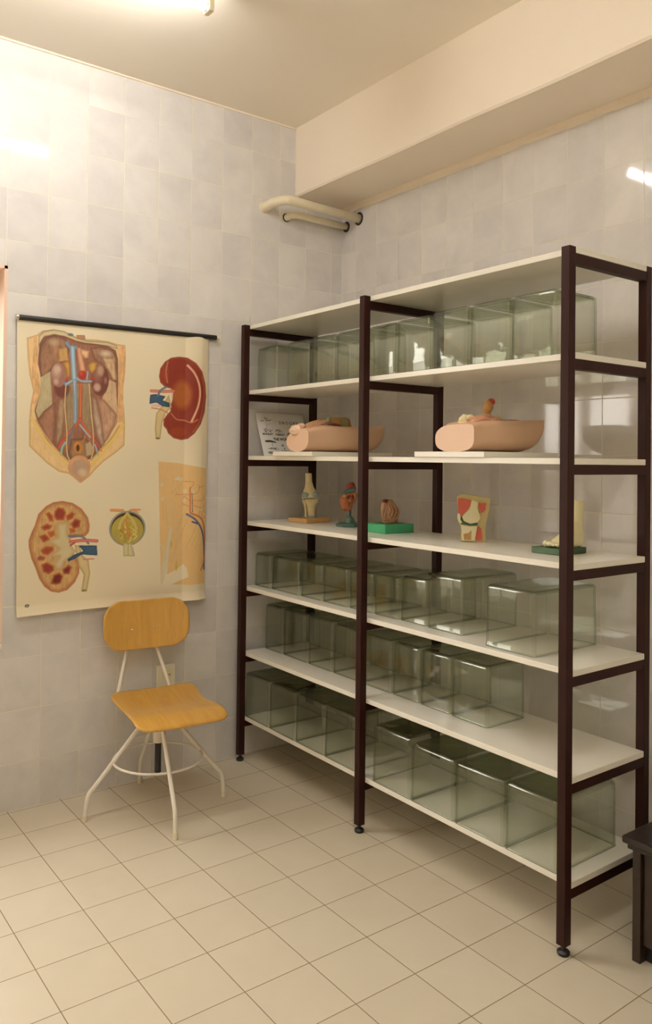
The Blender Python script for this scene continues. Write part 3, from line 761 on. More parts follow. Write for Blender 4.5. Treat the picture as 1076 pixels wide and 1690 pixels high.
# ------------------------------------------------------------------ chair
cc = (-1.102, -.305); rz = math.radians(-6)
chair = thing('swivel_chair', 'beech plywood chair with white tubular legs in front of the wall chart', 'chair', (cc[0], cc[1], 0), rz)
Ri = Matrix.Rotation(-rz, 3, 'Z')
def L(x, y, z): return Ri @ Vector((x - cc[0], y - cc[1], z))
def dense(ol):
    out = []
    for (a, b), (c, d) in zip(ol, ol[1:] + ol[:1]):
        k = max(1, int(math.hypot(c - a, d - b) / .012))
        out += [(a + (c - a) * i / k, b + (d - b) * i / k) for i in range(k)]
    return out
def plank(name, hw, hd, thick, zf, yf=None, n=22, mat=None, par=None, r=.06, M=None, waist=0):
    """bent plywood panel: rounded outline, surface height from zf(u, v)"""
    bm = bmesh.new(); rs_t, rs_b = [], []
    ol = rrect(hw, hd, r, 7)
    if waist: ol = [(x * (1 - waist * math.exp(-((y / hd - .15) / .45) ** 2)), y) for x, y in dense(ol)]
    def P(x, y, dz): return Vector((x, y, zf(x / hw, y / hd) + dz))
    rings_t = [[P(x * s, y * s, thick / 2) for x, y in ol] for s in (.02, .2, .4, .6, .8, .94, .988)]
    mid = [[P(x, y, thick * .25) for x, y in ol], [P(x, y, -thick * .25) for x, y in ol]]
    rings_b = [[P(x * s, y * s, -thick / 2) for x, y in ol] for s in (.988, .94, .8, .6, .4, .2, .02)]
    rings(bm, rings_t + mid + rings_b)
    if M is not None: bmesh.ops.transform(bm, matrix=M, verts=bm.verts)
    return obj(name, bm, mat, par, True)
sc = L(-1.078, -.335, 0)
def seat_z(u, v):  # v=+1 rear (towards the wall), v=-1 front edge
    return .018 * max(0, v) ** 2 - .012 * math.exp(-((v - .25) / .45) ** 2) * (1 - .4 * u * u) - .020 * max(0, -v - .55) ** 1.5 / .3 + .004 * u * u
plank('seat', .176, .197, .0105, seat_z, mat=M_ply, par=chair, r=.042, waist=.06, M=Matrix.Translation((sc.x, sc.y, .397)))
bc = L(-1.058, -.078, 0)
Mb = Matrix.Translation((bc.x, bc.y, .668)) @ Matrix.Rotation(math.radians(82), 4, 'X')
plank('backrest', .181, .099, .010, lambda u, v: .022 * u * u + .004 * v * v, mat=M_ply, par=chair, r=.078, M=Mb)
for x in (-1.123, -1.027):
    p = L(x, -.092, .652); bm = bmesh.new(); blob(bm, (p.x, p.y, p.z), (.005, .003, .005), 0, 2); obj('screw', bm, M_chrome, chart and chair, True)
feet = [(-1.156, -.5745), (-1.361, -.249), (-.834, -.352), (-1.0567, -.042)]
for fx, fy in feet:
    f = L(fx, fy, 0); d = Vector((f.x, f.y, 0)).normalized()
    pts = [d * .030 + Vector((0, 0, .375)), d * .255 + Vector((0, 0, .098))]
    k = smooth_path([d * .235 + Vector((0, 0, .123)), d * .256 + Vector((0, 0, .098)), d * .264 + Vector((0, 0, .070))], 4)
    bm = bmesh.new(); tube(bm, [pts[0]] + [Vector(a) for a in k] + [d * .270 + Vector((0, 0, .010))], .0083, 14)
    lg = obj('leg', bm, M_white, chair, 'auto')
    bm = bmesh.new(); tube(bm, [d * .2702 + Vector((0, 0, .022)), d * .2706 + Vector((0, 0, .0))], .0100, 14); obj('leg_cap', bm, M_pipe, lg, 'auto')
bm = bmesh.new(); R_ = .168
for i in range(48):
    pass
ringpts = [[Vector(((R_ + .0048 * math.cos(b)) * math.cos(a), (R_ + .0048 * math.cos(b)) * math.sin(a), .197 + .0048 * math.sin(b))) for b in [2 * PI * j / 8 for j in range(8)]] for a in [2 * PI * i / 48 for i in range(48)]]
rings(bm, ringpts, False, False, cyc=True); obj('foot_ring', bm, M_white, chair, True)
bm = bmesh.new(); lathe(bm, [(.0155, .256), (.019, .259), (.022, .30), (.028, .350), (.030, .372), (.045, .376), (.045, .384)], 20); obj('hub', bm, M_white, chair, 'auto')
bm = bmesh.new(); tube(bm, [(0, 0, .295), (0, 0, .142)], .0125, 18); obj('spindle', bm, M_black, chair, 'auto')
for a, b, c_ in (((-1.193, -.122), (-1.134, -.085), (-1.120, -.066)), ((-.972, -.140), (-1.008, -.092), (-1.024, -.068))):
    bm = bmesh.new()
    p = [L(-1.10 + (a[0] + 1.10) * .55, -.22, .374), L(a[0], a[1] - .03, .374), L(a[0], a[1], .388), L(a[0] + (b[0] - a[0]) * .12, a[1] + .008, .42), L(b[0], b[1] + .018, .572), L(b[0] * .5 + c_[0] * .5, -.062, .62), L(c_[0], -.058, .70)]
    tube(bm, smooth_path(p, 5), .0075, 12); obj('back_support', bm, M_white, chair, True)
bm = bmesh.new(); tube(bm, [L(-1.17, -.22, .376), L(-1.0, -.235, .376)], .008, 10); obj('seat_bracket', bm, M_white, chair, True)

# ------------------------------------------------------------------ wall socket
so = thing('wall_socket', 'cream square wall socket low on the tiles behind the chair', 'socket', (-.9295, 0, .419))
bm = bmesh.new(); box(bm, -.043, .043, -.010, 0, -.047, .047, .004, seg=3); obj('faceplate', bm, simple('cream_socket_plastic', (.84, .79, .62), .35, 0, .02), so)
bm = bmesh.new()
Mx = Matrix.Translation((.004, -.010, .004)) @ Matrix.Rotation(PI / 2, 4, 'X')
lathe(bm, [(.024, .002), (.0235, .004), (.021, .004), (.020, -.004), (.018, -.0045), (.001, -.0045)], 28, 0, Mx); obj('outlet_ring', bm, M_plaster, so, 'auto')
bm = bmesh.new()
for s in (-.0095, .0095): lathe(bm, [(.0028, -.004), (.0028, .0008)], 10, 0, Matrix.Translation((.004 + s, -.0135, .004)) @ Matrix.Rotation(PI / 2, 4, 'X'))
obj('contact_hole', bm, M_hole, so)

# ------------------------------------------------------------------ heating pipes in the corner
def pipe(label, x, y, z, r, ez, col):
    t = thing('heating_pipe', label, 'pipe', (x, 0, z))
    bm = bmesh.new()
    p = smooth_path([(0, .02, -.004), (0, -.012, -.003), (.008, y * .62, .004), (.040, y * .94, .008), (.085, y, .008), (.14, y, .006)], 6)
    tube(bm, [Vector(q) for q in p] + [Vector((-x + .01, y, ez))], r, 20); obj('pipe', bm, M_pipe, t, True)
    bm = bmesh.new(); Mr = Matrix.Translation((-x - .0015, y, ez)) @ Matrix.Rotation(PI / 2, 4, 'Y')
    b = bmesh.new(); rings(b, [[Vector((rr * math.cos(2 * PI * k / 28) * 1.06, rr * math.sin(2 * PI * k / 28), zz)) for k in range(28)] for rr, zz in ((r, -.001), (r + .009, -.001), (r + .0085, .004), (r, .004))], False, False, cyc=True)
    merge(bm, b, 0, Mr); obj('wall_opening', bm, M_hole, t)
    bm = bmesh.new(); Mr = Matrix.Translation((0, -.001, -.003)) @ Matrix.Rotation(PI / 2, 4, 'X')
    b = bmesh.new(); rings(b, [[Vector((rr * math.cos(2 * PI * k / 24), rr * math.sin(2 * PI * k / 24), zz)) for k in range(24)] for rr, zz in ((r, -.001), (r + .004, -.001), (r + .0035, .0035), (r, .0035))], False, False, cyc=True)
    merge(bm, b, 0, Mr); obj('wall_collar', bm, col, t)
pipe('thicker cream heating pipe bending out of the tiles, nearer the beam', -.462, -.138, 2.531, .0215, 0.0, M_trim)
pipe('thinner cream heating pipe below and behind the thicker one', -.335, -.040, 2.508, .0165, .005, M_hole)

# ------------------------------------------------------------------ dark cabinet at the right edge
cb = thing('wooden_cabinet', 'low dark brown wooden cabinet with overhanging black top beside the rack', 'cabinet', (-.457, -1.918, 0))
bm = bmesh.new()
for a in ((.0, .36, -.024, 0), (.0, .36, -.42, -.396)): box(bm, a[0], a[1], a[2], a[3], 0, .318, .002)
box(bm, .012, .35, -.396, -.024, .048, .300, .002); obj('body', bm, M_cab, cb)
bm = bmesh.new(); box(bm, -.022, .375, -.44, .020, .318, .338, .005); box(bm, -.010, .365, -.43, .010, .302, .318, .003); obj('tabletop', bm, M_cabtop, cb)
bm = bmesh.new(); box(bm, .03, .33, -.396, -.024, 0.0, .048); obj('plinth', bm, M_black, cb)

# ------------------------------------------------------------------ torso models
def sup(w, h, n=36, e=3.2, zb=0, near=1):
    # body section: crisp top edges, rounder underside; zb lifts the underside towards the ends
    out = []
    for k in range(n):
        a = 2 * PI * k / n; c, s = math.cos(a), math.sin(a)
        ee = e if s < 0 else e * 2.6
        if s > 0 and c > 0: ee = e * near + e * 1.6 * (1 - near) * 0 + (e * 1.6 if near >= 1 else 0)
        zz = h * .5 + h * .5 * math.copysign(abs(s) ** (2 / ee), s)
        out.append((w / 2 * math.copysign(abs(c) ** (2 / ee), c), zb + zz * (1 - zb / h)))
    return out
def torso(label, x0, yc, z, secs, bw, bl, byc):
    r = thing('torso_model', label, 'anatomical model', (x0, yc, z + .0004))
    bm = bmesh.new(); box(bm, 0, bl, byc - bw / 2 - yc, byc + bw / 2 - yc, 0, .0185, .0015); obj('base_board', bm, M_shelf, r)
    bm = bmesh.new(); rs = []
    for x, w, h, e, zb, nr in secs: rs.append([Vector((x, yy, .0186 + zz)) for yy, zz in sup(w, h, 48, e, zb, nr)])
    rings(bm, rs)
    bm.faces.ensure_lookup_table()
    for f in bm.faces:
        if len(f.verts) > 8 and f.calc_center_median().x < .1: f.material_index = 1
    o = obj('body', bm, [M_skin, M_skincut], r, 'auto')
    sx = secs[0][0]
    return r
secs = [(.006, .172, .088, 2.9, 0, .8), (.020, .174, .090, 2.9, 0, .8), (.034, .166, .093, 3.0, 0, .9), (.050, .168, .096, 3.0, 0, 1), (.075, .184, .100, 3.0, 0, 1), (.12, .196, .103, 3.0, 0, 1), (.18, .200, .105, 3.0, 0, 1), (.24, .200, .108, 2.8, 0, 1), (.28, .198, .110, 2.6, .001, 1), (.305, .195, .111, 2.5, .006, 1), (.322, .192, .112, 2.4, .016, 1), (.335, .190, .113, 2.4, .034, 1), (.342, .188, .1135, 2.4, .062, 1), (.344, .186, .1135, 2.4, .100, 1)]
t2 = torso('flesh coloured pelvis model with an upright ochre organ tipped red, on a white board', -.578, -1.345, top[2], secs, .315, .365, -1.322)
# models stand a hair above the boards
def w2(x, y, z): return (x + .578, y + 1.345, z - top[2])
bm = bmesh.new()
blob(bm, w2(-.455, -1.36, 1.480), (.070, .05, .020), 0, 3, .3, 40); blob(bm, w2(-.50, -1.37, 1.484), (.035, .03, .016), 0, 3, .3, 40)
tube(bm, smooth_path([w2(-.53, -1.39, 1.476), w2(-.49, -1.40, 1.492), w2(-.46, -1.40, 1.484), w2(-.42, -1.395, 1.492), w2(-.38, -1.39, 1.484)], 5), .007, 8)
tube(bm, smooth_path([w2(-.50, -1.37, 1.496), w2(-.46, -1.385, 1.503), w2(-.43, -1.38, 1.497), w2(-.40, -1.37, 1.500)], 5), .006, 8)
remesh(obj('intestine', bm, M_pink, t2, True), .0025, 3)
bm = bmesh.new(); blob(bm, w2(-.525, -1.345, 1.480), (.018, .022, .026), 0, 3, .3, 30); blob(bm, w2(-.515, -1.36, 1.494), (.013, .014, .012), 0, 3, .3, 30); remesh(obj('vertebra', bm, M_cream, t2, True), .0025, 3)
bm = bmesh.new(); tube(bm, smooth_path([w2(-.43, -1.36, 1.480), w2(-.43, -1.36, 1.500), w2(-.432, -1.36, 1.52)], 4), [.013] * 5 + [.011] * 3 + [.012], 12); blob(bm, w2(-.429, -1.36, 1.535), (.018, .018, .025), 0, 3, .1, 30, (math.radians(20), 'Y')); remesh(obj('organ', bm, M_ochre, t2, True), .0025, 3)
bm = bmesh.new(); blob(bm, w2(-.420, -1.366, 1.551), (.0125, .014, .0125), 0, 3); obj('organ_tip', bm, M_red, t2, True)
bm = bmesh.new(); blob(bm, w2(-.385, -1.37, 1.488), (.030, .03, .008), 0, 3, .3, 40); remesh(obj('tissue', bm, M_olive, t2, True), .0025, 3)
bm = bmesh.new(); blob(bm, w2(-.400, -1.375, 1.494), (.028, .018, .010), 0, 3, .3, 60); remesh(obj('ligament', bm, M_cream, t2, True), .0025, 3)
bm = bmesh.new(); blob(bm, w2(-.305, -1.365, 1.488), (.034, .026, .009), 0, 3, .15, 40); obj('muscle', bm, M_red, t2, True)
secs1 = [(.004, .158, .090, 2.2, 0, .75), (.018, .160, .093, 2.3, 0, .75), (.036, .154, .097, 2.6, 0, .85), (.055, .158, .100, 2.9, 0, 1), (.085, .170, .104, 3.0, 0, 1), (.14, .182, .107, 3.0, 0, 1), (.22, .190, .108, 3.0, 0, 1), (.30, .190, .110, 2.8, 0, 1), (.345, .188, .112, 2.6, .002, 1), (.372, .186, .113, 2.5, .010, 1), (.388, .184, .114, 2.4, .030, 1), (.395, .182, .1145, 2.4, .060, 1), (.397, .180, .1145, 2.4, .100, 1)]
t1 = torso('flesh coloured pelvis model with an ochre flap folded up, on a white board', -.590, -.475, top[2], secs1, .287, .425, -.4435)
def w1(x, y, z): return (x + .590, y + .475, z - top[2])
bm = bmesh.new(); b = bmesh.new()
prof = [(-.050, 0), (-.046, .028), (-.034, .043), (.020, .046), (.036, .040), (.050, .008), (.052, 0)]
prism(b, prof, -.012, .012, 'xz', 0, .004); merge(bm, b, 0, Matrix.Translation(w1(-.358, -.47, 1.488)) @ Matrix.Rotation(math.radians(8), 4, 'X'))
obj('folded_flap', bm, M_ochre, t1, True)
bm = bmesh.new(); blob(bm, w1(-.352, -.487, 1.512), (.018, .007, .022), 0, 3, .15, 40, (math.radians(15), 'Y')); obj('fatty_pad', bm, M_olive, t1, True)
bm = bmesh.new(); blob(bm, w1(-.425, -.475, 1.520), (.010, .010, .015), 0, 3, .15, 40, (math.radians(30), 'Y')); obj('fatty_pad', bm, M_olive, t1, True)
bm = bmesh.new(); blob(bm, w1(-.408, -.49, 1.492), (.034, .022, .014), 0, 3, .3, 40); obj('muscle', bm, M_dred, t1, True)
bm = bmesh.new()
for i in range(7):
    a = i * .005
    tube(bm, smooth_path([w1(-.560 + a, -.50 + a * 1.5, 1.478), w1(-.53, -.495 + a, 1.488 + a * .3), w1(-.48, -.485 + a, 1.497 + a * .5), w1(-.43, -.48 + a, 1.512 + a * .3)], 5), [.0045] * 16, 8)
obj('nerve_strand', bm, M_brown, t1, True)
bm = bmesh.new(); blob(bm, w1(-.575, -.455, 1.470), (.024, .040, .026), 0, 3, .2, 30); blob(bm, w1(-.555, -.46, 1.490), (.016, .02, .013), 0, 3, .2, 30); remesh(obj('cut_tissue', bm, M_skincut, t1, True), .003, 4)
bm = bmesh.new(); blob(bm, w1(-.44, -.50, 1.484), (.10, .03, .012), 0, 3, .35, 30); remesh(obj('tissue', bm, M_pink, t1, True), .003, 3)
bm = bmesh.new(); blob(bm, w1(-.250, -.475, 1.492), (.012, .014, .012), 0, 3); obj('vessel_stump', bm, M_red, t1, True)

# ------------------------------------------------------------------ knee joint on a wooden base
Z4 = top[3] + .0004
kn = thing('knee_joint_model', 'knee joint model of cream bones on a square wooden base', 'anatomical model', (-.345, -.232, Z4))
bm = bmesh.new(); box(bm, -.072, .072, -.060, .060, 0, .019, .002, M=Matrix.Rotation(math.radians(8), 4, 'Z')); obj('wooden_base', bm, M_oak, kn)
# model faces the camera: sideways axis a, depth axis b
av = Vector((.80, -.60, 0)); bv = Vector((-.60, -.80, 0))
def K(a, b, z): return av * a + bv * b + Vector((0, 0, z))
def kloft(bm, secs, n=18):
    rs = []
    for a, b, z, ra, rb in secs: rs.append([K(a + ra * math.cos(2 * PI * k / n), b + rb * math.sin(2 * PI * k / n), z) for k in range(n)])
    rings(bm, rs)
bm = bmesh.new()
kloft(bm, [(-.008, 0, .219, .0145, .012), (-.006, 0, .214, .0150, .013), (-.004, 0, .18, .0155, .013), (-.002, 0, .155, .021, .016), (.001, 0, .137, .030, .019), (.004, 0, .120, .036, .023), (.004, 0, .108, .033, .021)])
remesh(obj('femur', bm, M_cream, kn, True), .0025, 4)
bm = bmesh.new()
blob(bm, K(-.017, .006, .122), (.020, .022, .013), 0, 3); blob(bm, K(.024, .004, .122), (.020, .024, .014), 0, 3); blob(bm, K(-.016, 0, .110), (.020, .022, .009)); blob(bm, K(.022, 0, .110), (.021, .023, .009))
remesh(obj('cartilage', bm, M_cart, kn, True), .0025, 4)
bm = bmesh.new()
kloft(bm, [(.006, 0, .1035, .029, .020), (.006, 0, .094, .031, .022), (.008, 0, .084, .025, .018), (.009, 0, .070, .020, .015), (.010, 0, .045, .0175, .013), (.011, 0, .027, .017, .012)])
blob(bm, K(.030, .004, .100), (.012, .014, .018)); remesh(obj('tibia', bm, M_cream, kn, True), .0025, 4)
bm = bmesh.new(); kloft(bm, [(-.024, -.002, .098, .008, .008), (-.023, -.002, .090, .010, .009), (-.020, -.002, .078, .0065, .006), (-.017, -.002, .050, .0045, .0045), (-.015, -.002, .020, .0045, .0045)]); remesh(obj('fibula', bm, M_cream, kn, True), .002, 2)
bm = bmesh.new(); kloft(bm, [(.010, 0, .0195, .020, .014), (.010, 0, .024, .019, .013), (.010, 0, .030, .014, .012)]); obj('mounting_socket', bm, M_cart, kn, True)
bm = bmesh.new(); tube(bm, smooth_path([K(-.028, .008, .120), K(-.030, .01, .108), K(-.026, .008, .096)], 5), .0035, 8); obj('ligament', bm, M_shelf, kn, True); bm = bmesh.new(); tube(bm, smooth_path([K(.036, .008, .126), K(.038, .010, .11), K(.031, .008, .090)], 5), .004, 8); obj('ligament', bm, M_shelf, kn, True)

# ------------------------------------------------------------------ heart on a stand
ht = thing('heart_model', 'small red and blue heart model on a teal pedestal stand', 'anatomical model', (-.333, -.512, Z4))
bm = bmesh.new(); lathe(bm, [(.060, 0), (.062, .003), (.062, .010), (.056, .014), (.020, .015)], 8, 0, Matrix.Rotation(PI / 8, 4, 'Z')); lathe(bm, [(.022, .014), (.020, .022), (.016, .034), (.008, .042), (.004, .046)], 24); obj('pedestal', bm, M_teal, ht, 'auto')
bm = bmesh.new(); tube(bm, [K(0, 0, .044), K(.002, 0, .11)], .0038, 10); obj('rod', bm, M_teal, ht, True)
bm = bmesh.new()
blob(bm, K(-.018, .004, .098), (.026, .026, .038), 0, 3, .25, 25, (math.radians(-14), 'Y')); blob(bm, K(-.004, .002, .118), (.028, .024, .028), 0, 3, .2, 25); blob(bm, K(.012, 0, .128), (.018, .018, .026), 0, 3, .2, 25)
remesh(obj('heart_muscle', bm, M_heart, ht, True), .0025, 3)
bm = bmesh.new(); blob(bm, K(-.012, .026, .122), (.007, .007, .008), 0, 3); blob(bm, K(-.004, .028, .128), (.006, .006, .006)); blob(bm, K(.010, .020, .125), (.007, .006, .010)); obj('chamber_wall', bm, M_dred, ht, True)
bm = bmesh.new(); blob(bm, K(-.002, .024, .110), (.006, .006, .007), 0, 3); blob(bm, K(.017, .018, .128), (.004, .004, .012)); blob(bm, K(-.024, .018, .128), (.008, .007, .008)); obj('fat_pad', bm, M_oak, ht, True)
bm = bmesh.new(); tube(bm, smooth_path([K(-.022, .008, .140), K(-.014, .012, .149), K(.002, .010, .151), K(.020, .004, .158)], 5), [.010] * 5 + [.0115] * 5 + [.011] * 5 + [.009], 14); remesh(obj('blue_vessel', bm, M_blue, ht, True), .002, 2)
bm = bmesh.new(); tube(bm, smooth_path([K(-.006, 0, .148), K(-.009, 0, .163), K(.000, 0, .176), K(.012, 0, .170), K(.016, -.004, .154)], 6), .0095, 14); remesh(obj('aorta', bm, M_red, ht, True), .002, 3)
bm = bmesh.new(); blob(bm, K(.008, 0, .177), (.011, .011, .010), 0, 3); obj('vessel_cap', bm, M_dred, ht, True)

# ------------------------------------------------------------------ brown organ on a green block
og = thing('brown_organ_model', 'brown grooved organ model standing in a bright green block', 'anatomical model', (-.365, -.795, Z4))
Mg = Matrix.Rotation(math.radians(0), 4, 'Z')
bm = bmesh.new(); box(bm, -.075, .075, -.066, .066, 0, .034, .0025); obj('green_base', bm, M_green, og)
bm = bmesh.new(); box(bm, -.045, .045, -.040, .040, .034, .0355, .0005); obj('base_recess', bm, M_dgreen, og)
bm = bmesh.new(); n = 28; rs = []
for i in range(15):
    t = i / 14; z = .034 + .094 * t
    wa = .040 * math.sin(PI * (.20 + .72 * t)) ** .55; wb = .034 * math.sin(PI * (.18 + .76 * t)) ** .55
    ca = .004 * math.sin(PI * t) - .010 * t
    ring = []
    for k in range(n):
        a = 2 * PI * k / n
        rr = 1 + .03 * math.sin(6 * a + 9 * t) + .03 * math.sin(11 * a - 14 * t) + .05 * noise.noise((3 * math.cos(a), 3 * math.sin(a), 9 * t))
        c_ = math.cos(a); c_ = c_ * (.72 if c_ < 0 else 1)      # flatter on one side
        ring.append(K(ca + wa * rr * c_, wb * rr * math.sin(a), z))
    rs.append(ring)
rings(bm, rs); obj('organ', bm, M_brown, og, True)
bm = bmesh.new()
for i in range(6):
    a0 = -.024 + i * .0105
    tube(bm, smooth_path([K(a0 * .6 - .004, .026, .044), K(a0 * 1.25, .034 - abs(a0) * .25, .065), K(a0 * 1.25 + .004, .034 - abs(a0) * .25, .09), K(a0 * .5 - .004, .026, .114)], 5), .0026, 6)
obj('surface_ridge', bm, M_brown, og, True)
bm = bmesh.new()
for i in range(5):
    a0 = -.019 + i * .0105
    tube(bm, smooth_path([K(a0 * .6 - .002, .0275, .048), K(a0 * 1.25, .0335 - abs(a0) * .2, .068), K(a0 * 1.2 + .005, .0335 - abs(a0) * .2, .088), K(a0 * .5 - .002, .027, .110)], 5), .0011, 6)
obj('dark_groove', bm, M_dred, og, True)
bm = bmesh.new(); blob(bm, K(-.016, .016, .122), (.012, .012, .007), 0, 3, .5, 40); obj('vessel', bm, M_dred, og, True)

# ------------------------------------------------------------------ cut knee section
ks = thing('knee_section_model', 'upright cut knee section with yellow skin, red muscle and cream bone', 'anatomical model', (-.362, -1.238, Z4))
M_yell = simple('model_yellow_skin', (.60, .49, .22), .35, 0, .1, 30)
# local: u across (towards -y in the room), thickness back into the shelf (+x)
S_ = Matrix.Rotation(math.radians(-46), 4, 'Z')
def sec(pts, a, b, mat, name, bev=.0015):
    bm = bmesh.new(); prism(bm, pts, a, b, 'xz', 0, bev); bmesh.ops.transform(bm, matrix=S_, verts=bm.verts); return obj(name, bm, mat, ks, 'auto')
def sc_(x, y): return ((x - 822) * .000490, (655 - y) * .000492)
skin = [sc_(*p) for p in [(706, 335), (735, 316), (800, 322), (880, 335), (942, 345), (932, 420), (915, 500), (905, 560), (912, 655), (735, 650), (738, 560), (712, 500), (708, 470), (722, 440), (708, 400)]]
sec(skin, .0, .034, M_yell, 'skin_body')
sec([sc_(*p) for p in [(714, 350), (740, 345), (805, 360), (800, 400), (770, 440), (740, 470), (718, 450), (712, 400)]], -.0035, .003, M_muscle, 'upper_muscle')
sec([sc_(*p) for p in [(855, 378), (910, 380), (905, 425), (880, 450), (862, 420)]], -.0035, .003, M_muscle, 'rear_muscle')
sec([sc_(*p) for p in [(858, 540), (880, 560), (885, 640), (838, 642), (842, 600)]], -.0035, .003, M_muscle, 'calf_muscle')
sec([sc_(*p) for p in [(810, 355), (855, 372), (848, 420), (865, 450), (870, 490), (850, 515), (800, 525), (760, 510), (742, 480), (760, 455), (795, 420)]], -.006, .003, M_plaster, 'femur', .002)
sec([sc_(*p) for p in [(735, 535), (800, 545), (848, 540), (840, 600), (832, 645), (748, 645), (742, 590)]], -.006, .003, M_plaster, 'tibia', .002)
sec([sc_(*p) for p in [(712, 450), (728, 460), (732, 500), (745, 520), (722, 520), (710, 490)]], -.007, .003, M_plaster, 'kneecap', .002)
sec([sc_(*p) for p in [(742, 470), (752, 505), (800, 527), (850, 517), (850, 536), (795, 538), (735, 528), (730, 490)]], -.004, .003, M_dgreen, 'joint_gap', .001)
sec([sc_(*p) for p in [(848, 430), (868, 440), (868, 480), (852, 488), (840, 460)]], -.0045, .003, M_dgreen, 'rear_gap', .001)
sec([sc_(*p) for p in [(752, 600), (790, 590), (810, 570), (808, 640), (758, 640)]], -.0065, .003, M_ochre, 'marrow', .001)

# ------------------------------------------------------------------ foot model
ft = thing('foot_model', 'cream plaster foot model on a dark green base by the end post', 'anatomical model', (-.378, -1.604, Z4))
bm = bmesh.new(); box(bm, -.060, .076, -.052, .052, 0, .019, .0015); obj('green_base', bm, M_dgreen, ft)
fd = Vector((-.98, .18, 0)).normalized(); fs = Vector((-fd.y, fd.x, 0))      # fd heel -> toes
def F(a, b, z): return fd * (a * .9) - fs * b + Vector((0, 0, z)) + Vector((.020, -.021, .0185))
bm = bmesh.new()
def floft(secs, n=20):
    rs = []
    for a, b, z, ra, rb, tilt in secs:
        rs.append([F(a + ra * math.cos(2 * PI * k / n) * math.cos(tilt), b + rb * math.sin(2 * PI * k / n), z + ra * math.cos(2 * PI * k / n) * math.sin(tilt)) for k in range(n)])
    rings(bm, rs)
floft([(-.046, 0, .145, .023, .022, .12), (-.047, 0, .12, .0215, .0205, .1), (-.046, 0, .09, .020, .018, .1), (-.043, 0, .062, .024, .020, .2), (-.036, 0, .040, .034, .023, .2), (-.036, 0, .018, .032, .022, 0), (-.036, 0, .003, .025, .018, 0)])
def xsec(secs, n=20):
    rs = []
    for a, b, z, rb, rz in secs: rs.append([F(a, b + rb * math.cos(2 * PI * k / n), max(.0005, z + rz * math.sin(2 * PI * k / n))) for k in range(n)])
    rings(bm, rs)
xsec([(-.058, 0, .014, .012, .014), (-.045, 0, .020, .021, .022), (-.034, 0, .040, .023, .052), (-.02, 0, .036, .024, .046), (-.008, 0, .030, .026, .038), (.006, 0, .025, .029, .030), (.02, 0, .019, .033, .022), (.040, 0, .013, .038, .014), (.050, .0, .010, .036, .010)])
for i, (b, ln, r) in enumerate(((.025, .026, .0105), (.008, .027, .0072), (-.006, .023, .0066), (-.019, .018, .0062), (-.031, .012, .0060))):
    tube(bm, smooth_path([F(.044, b, .010), F(.050 + ln * .5, b * 1.05, .011), F(.050 + ln, b * 1.06, .007)], 4), [r] * 5 + [r * 1.1, r * 1.05, r * .9, r * .6][:4], 10)
o = obj('foot', bm, M_plaster, ft, True); remesh(o, .002, 2)

# ------------------------------------------------------------------ printed sheet leaning on the wall
ps = thing('printed_sheet', 'white printed paper sheet with small ink drawings leaning on the tiles', 'paper', (-.366, -.062, top[2] + .0008))
bm = bmesh.new(); PWd, PHt = .268, .205
def paper_pt(u, v, off=0):     # u across 0..1, v up 0..1
    x = (u - .5) * PWd + .018 * (1 - v) ** 1.5 * (1 - u) ** 2
    y = .0535 * v ** 1.1 - .006 * math.sin(PI * u) * (1 - v) - off
    return Vector((x, y, v * PHt * .975 + .0003))
nu, nv = 24, 16
F1 = [[bm.verts.new(paper_pt(i / nu, j / nv)) for i in range(nu + 1)] for j in range(nv + 1)]
F2 = [[bm.verts.new(paper_pt(i / nu, j / nv, -.0004)) for i in range(nu + 1)] for j in range(nv + 1)]
for j in range(nv):
    for i in range(nu):
        bm.faces.new((F1[j][i], F1[j][i + 1], F1[j + 1][i + 1], F1[j + 1][i])); bm.faces.new((F2[j][i], F2[j + 1][i], F2[j + 1][i + 1], F2[j][i + 1]))
for i in range(nu):
    bm.faces.new((F1[0][i], F2[0][i], F2[0][i + 1], F1[0][i + 1])); bm.faces.new((F1[nv][i], F1[nv][i + 1], F2[nv][i + 1], F2[nv][i]))
for j in range(nv):
    bm.faces.new((F1[j][0], F1[j + 1][0], F2[j + 1][0], F2[j][0])); bm.faces.new((F1[j][nu], F2[j][nu], F2[j + 1][nu], F1[j + 1][nu]))
bm.normal_update()
obj('sheet', bm, M_paper, ps)
def CU(x, y): return ((x - 165) / 1153, 1 - (y - 150) / 935)
ink = bmesh.new()
def text(s, x, y, size, bold=0):
    cu = bpy.data.curves.new('t', 'FONT'); cu.body = s; cu.size = size; cu.align_x = 'CENTER'; cu.align_y = 'CENTER'; cu.offset = bold; cu.resolution_u = 3
    o = bpy.data.objects.new('t', cu); C.objects.link(o)
    dg = bpy.context.evaluated_depsgraph_get(); me = bpy.data.meshes.new_from_object(o.evaluated_get(dg))
    b = bmesh.new(); b.from_mesh(me)
    u0, v0 = CU(x, y)
    vm = {v: ink.verts.new(paper_pt(u0 + v.co.x / PWd, v0 + v.co.y / PHt, .0005)) for v in b.verts}
    for f in b.faces:
        try: ink.faces.new([vm[v] for v in f.verts])
        except ValueError: pass
    b.free(); bpy.data.objects.remove(o); bpy.data.curves.remove(cu); bpy.data.meshes.remove(me)
text('S N O O P Y', 925, 355, .0200, .0003); text('THE WORK WEEK', 790, 722, .0175, .0008)
text('MONDAY', 368, 612, .0130, .0006); text('TUESDAY', 665, 618, .0125, .0006); text('THURSDAY', 985, 640, .0125, .0006); text('WEDNESDAY', 470, 1016, .0140, .0006)
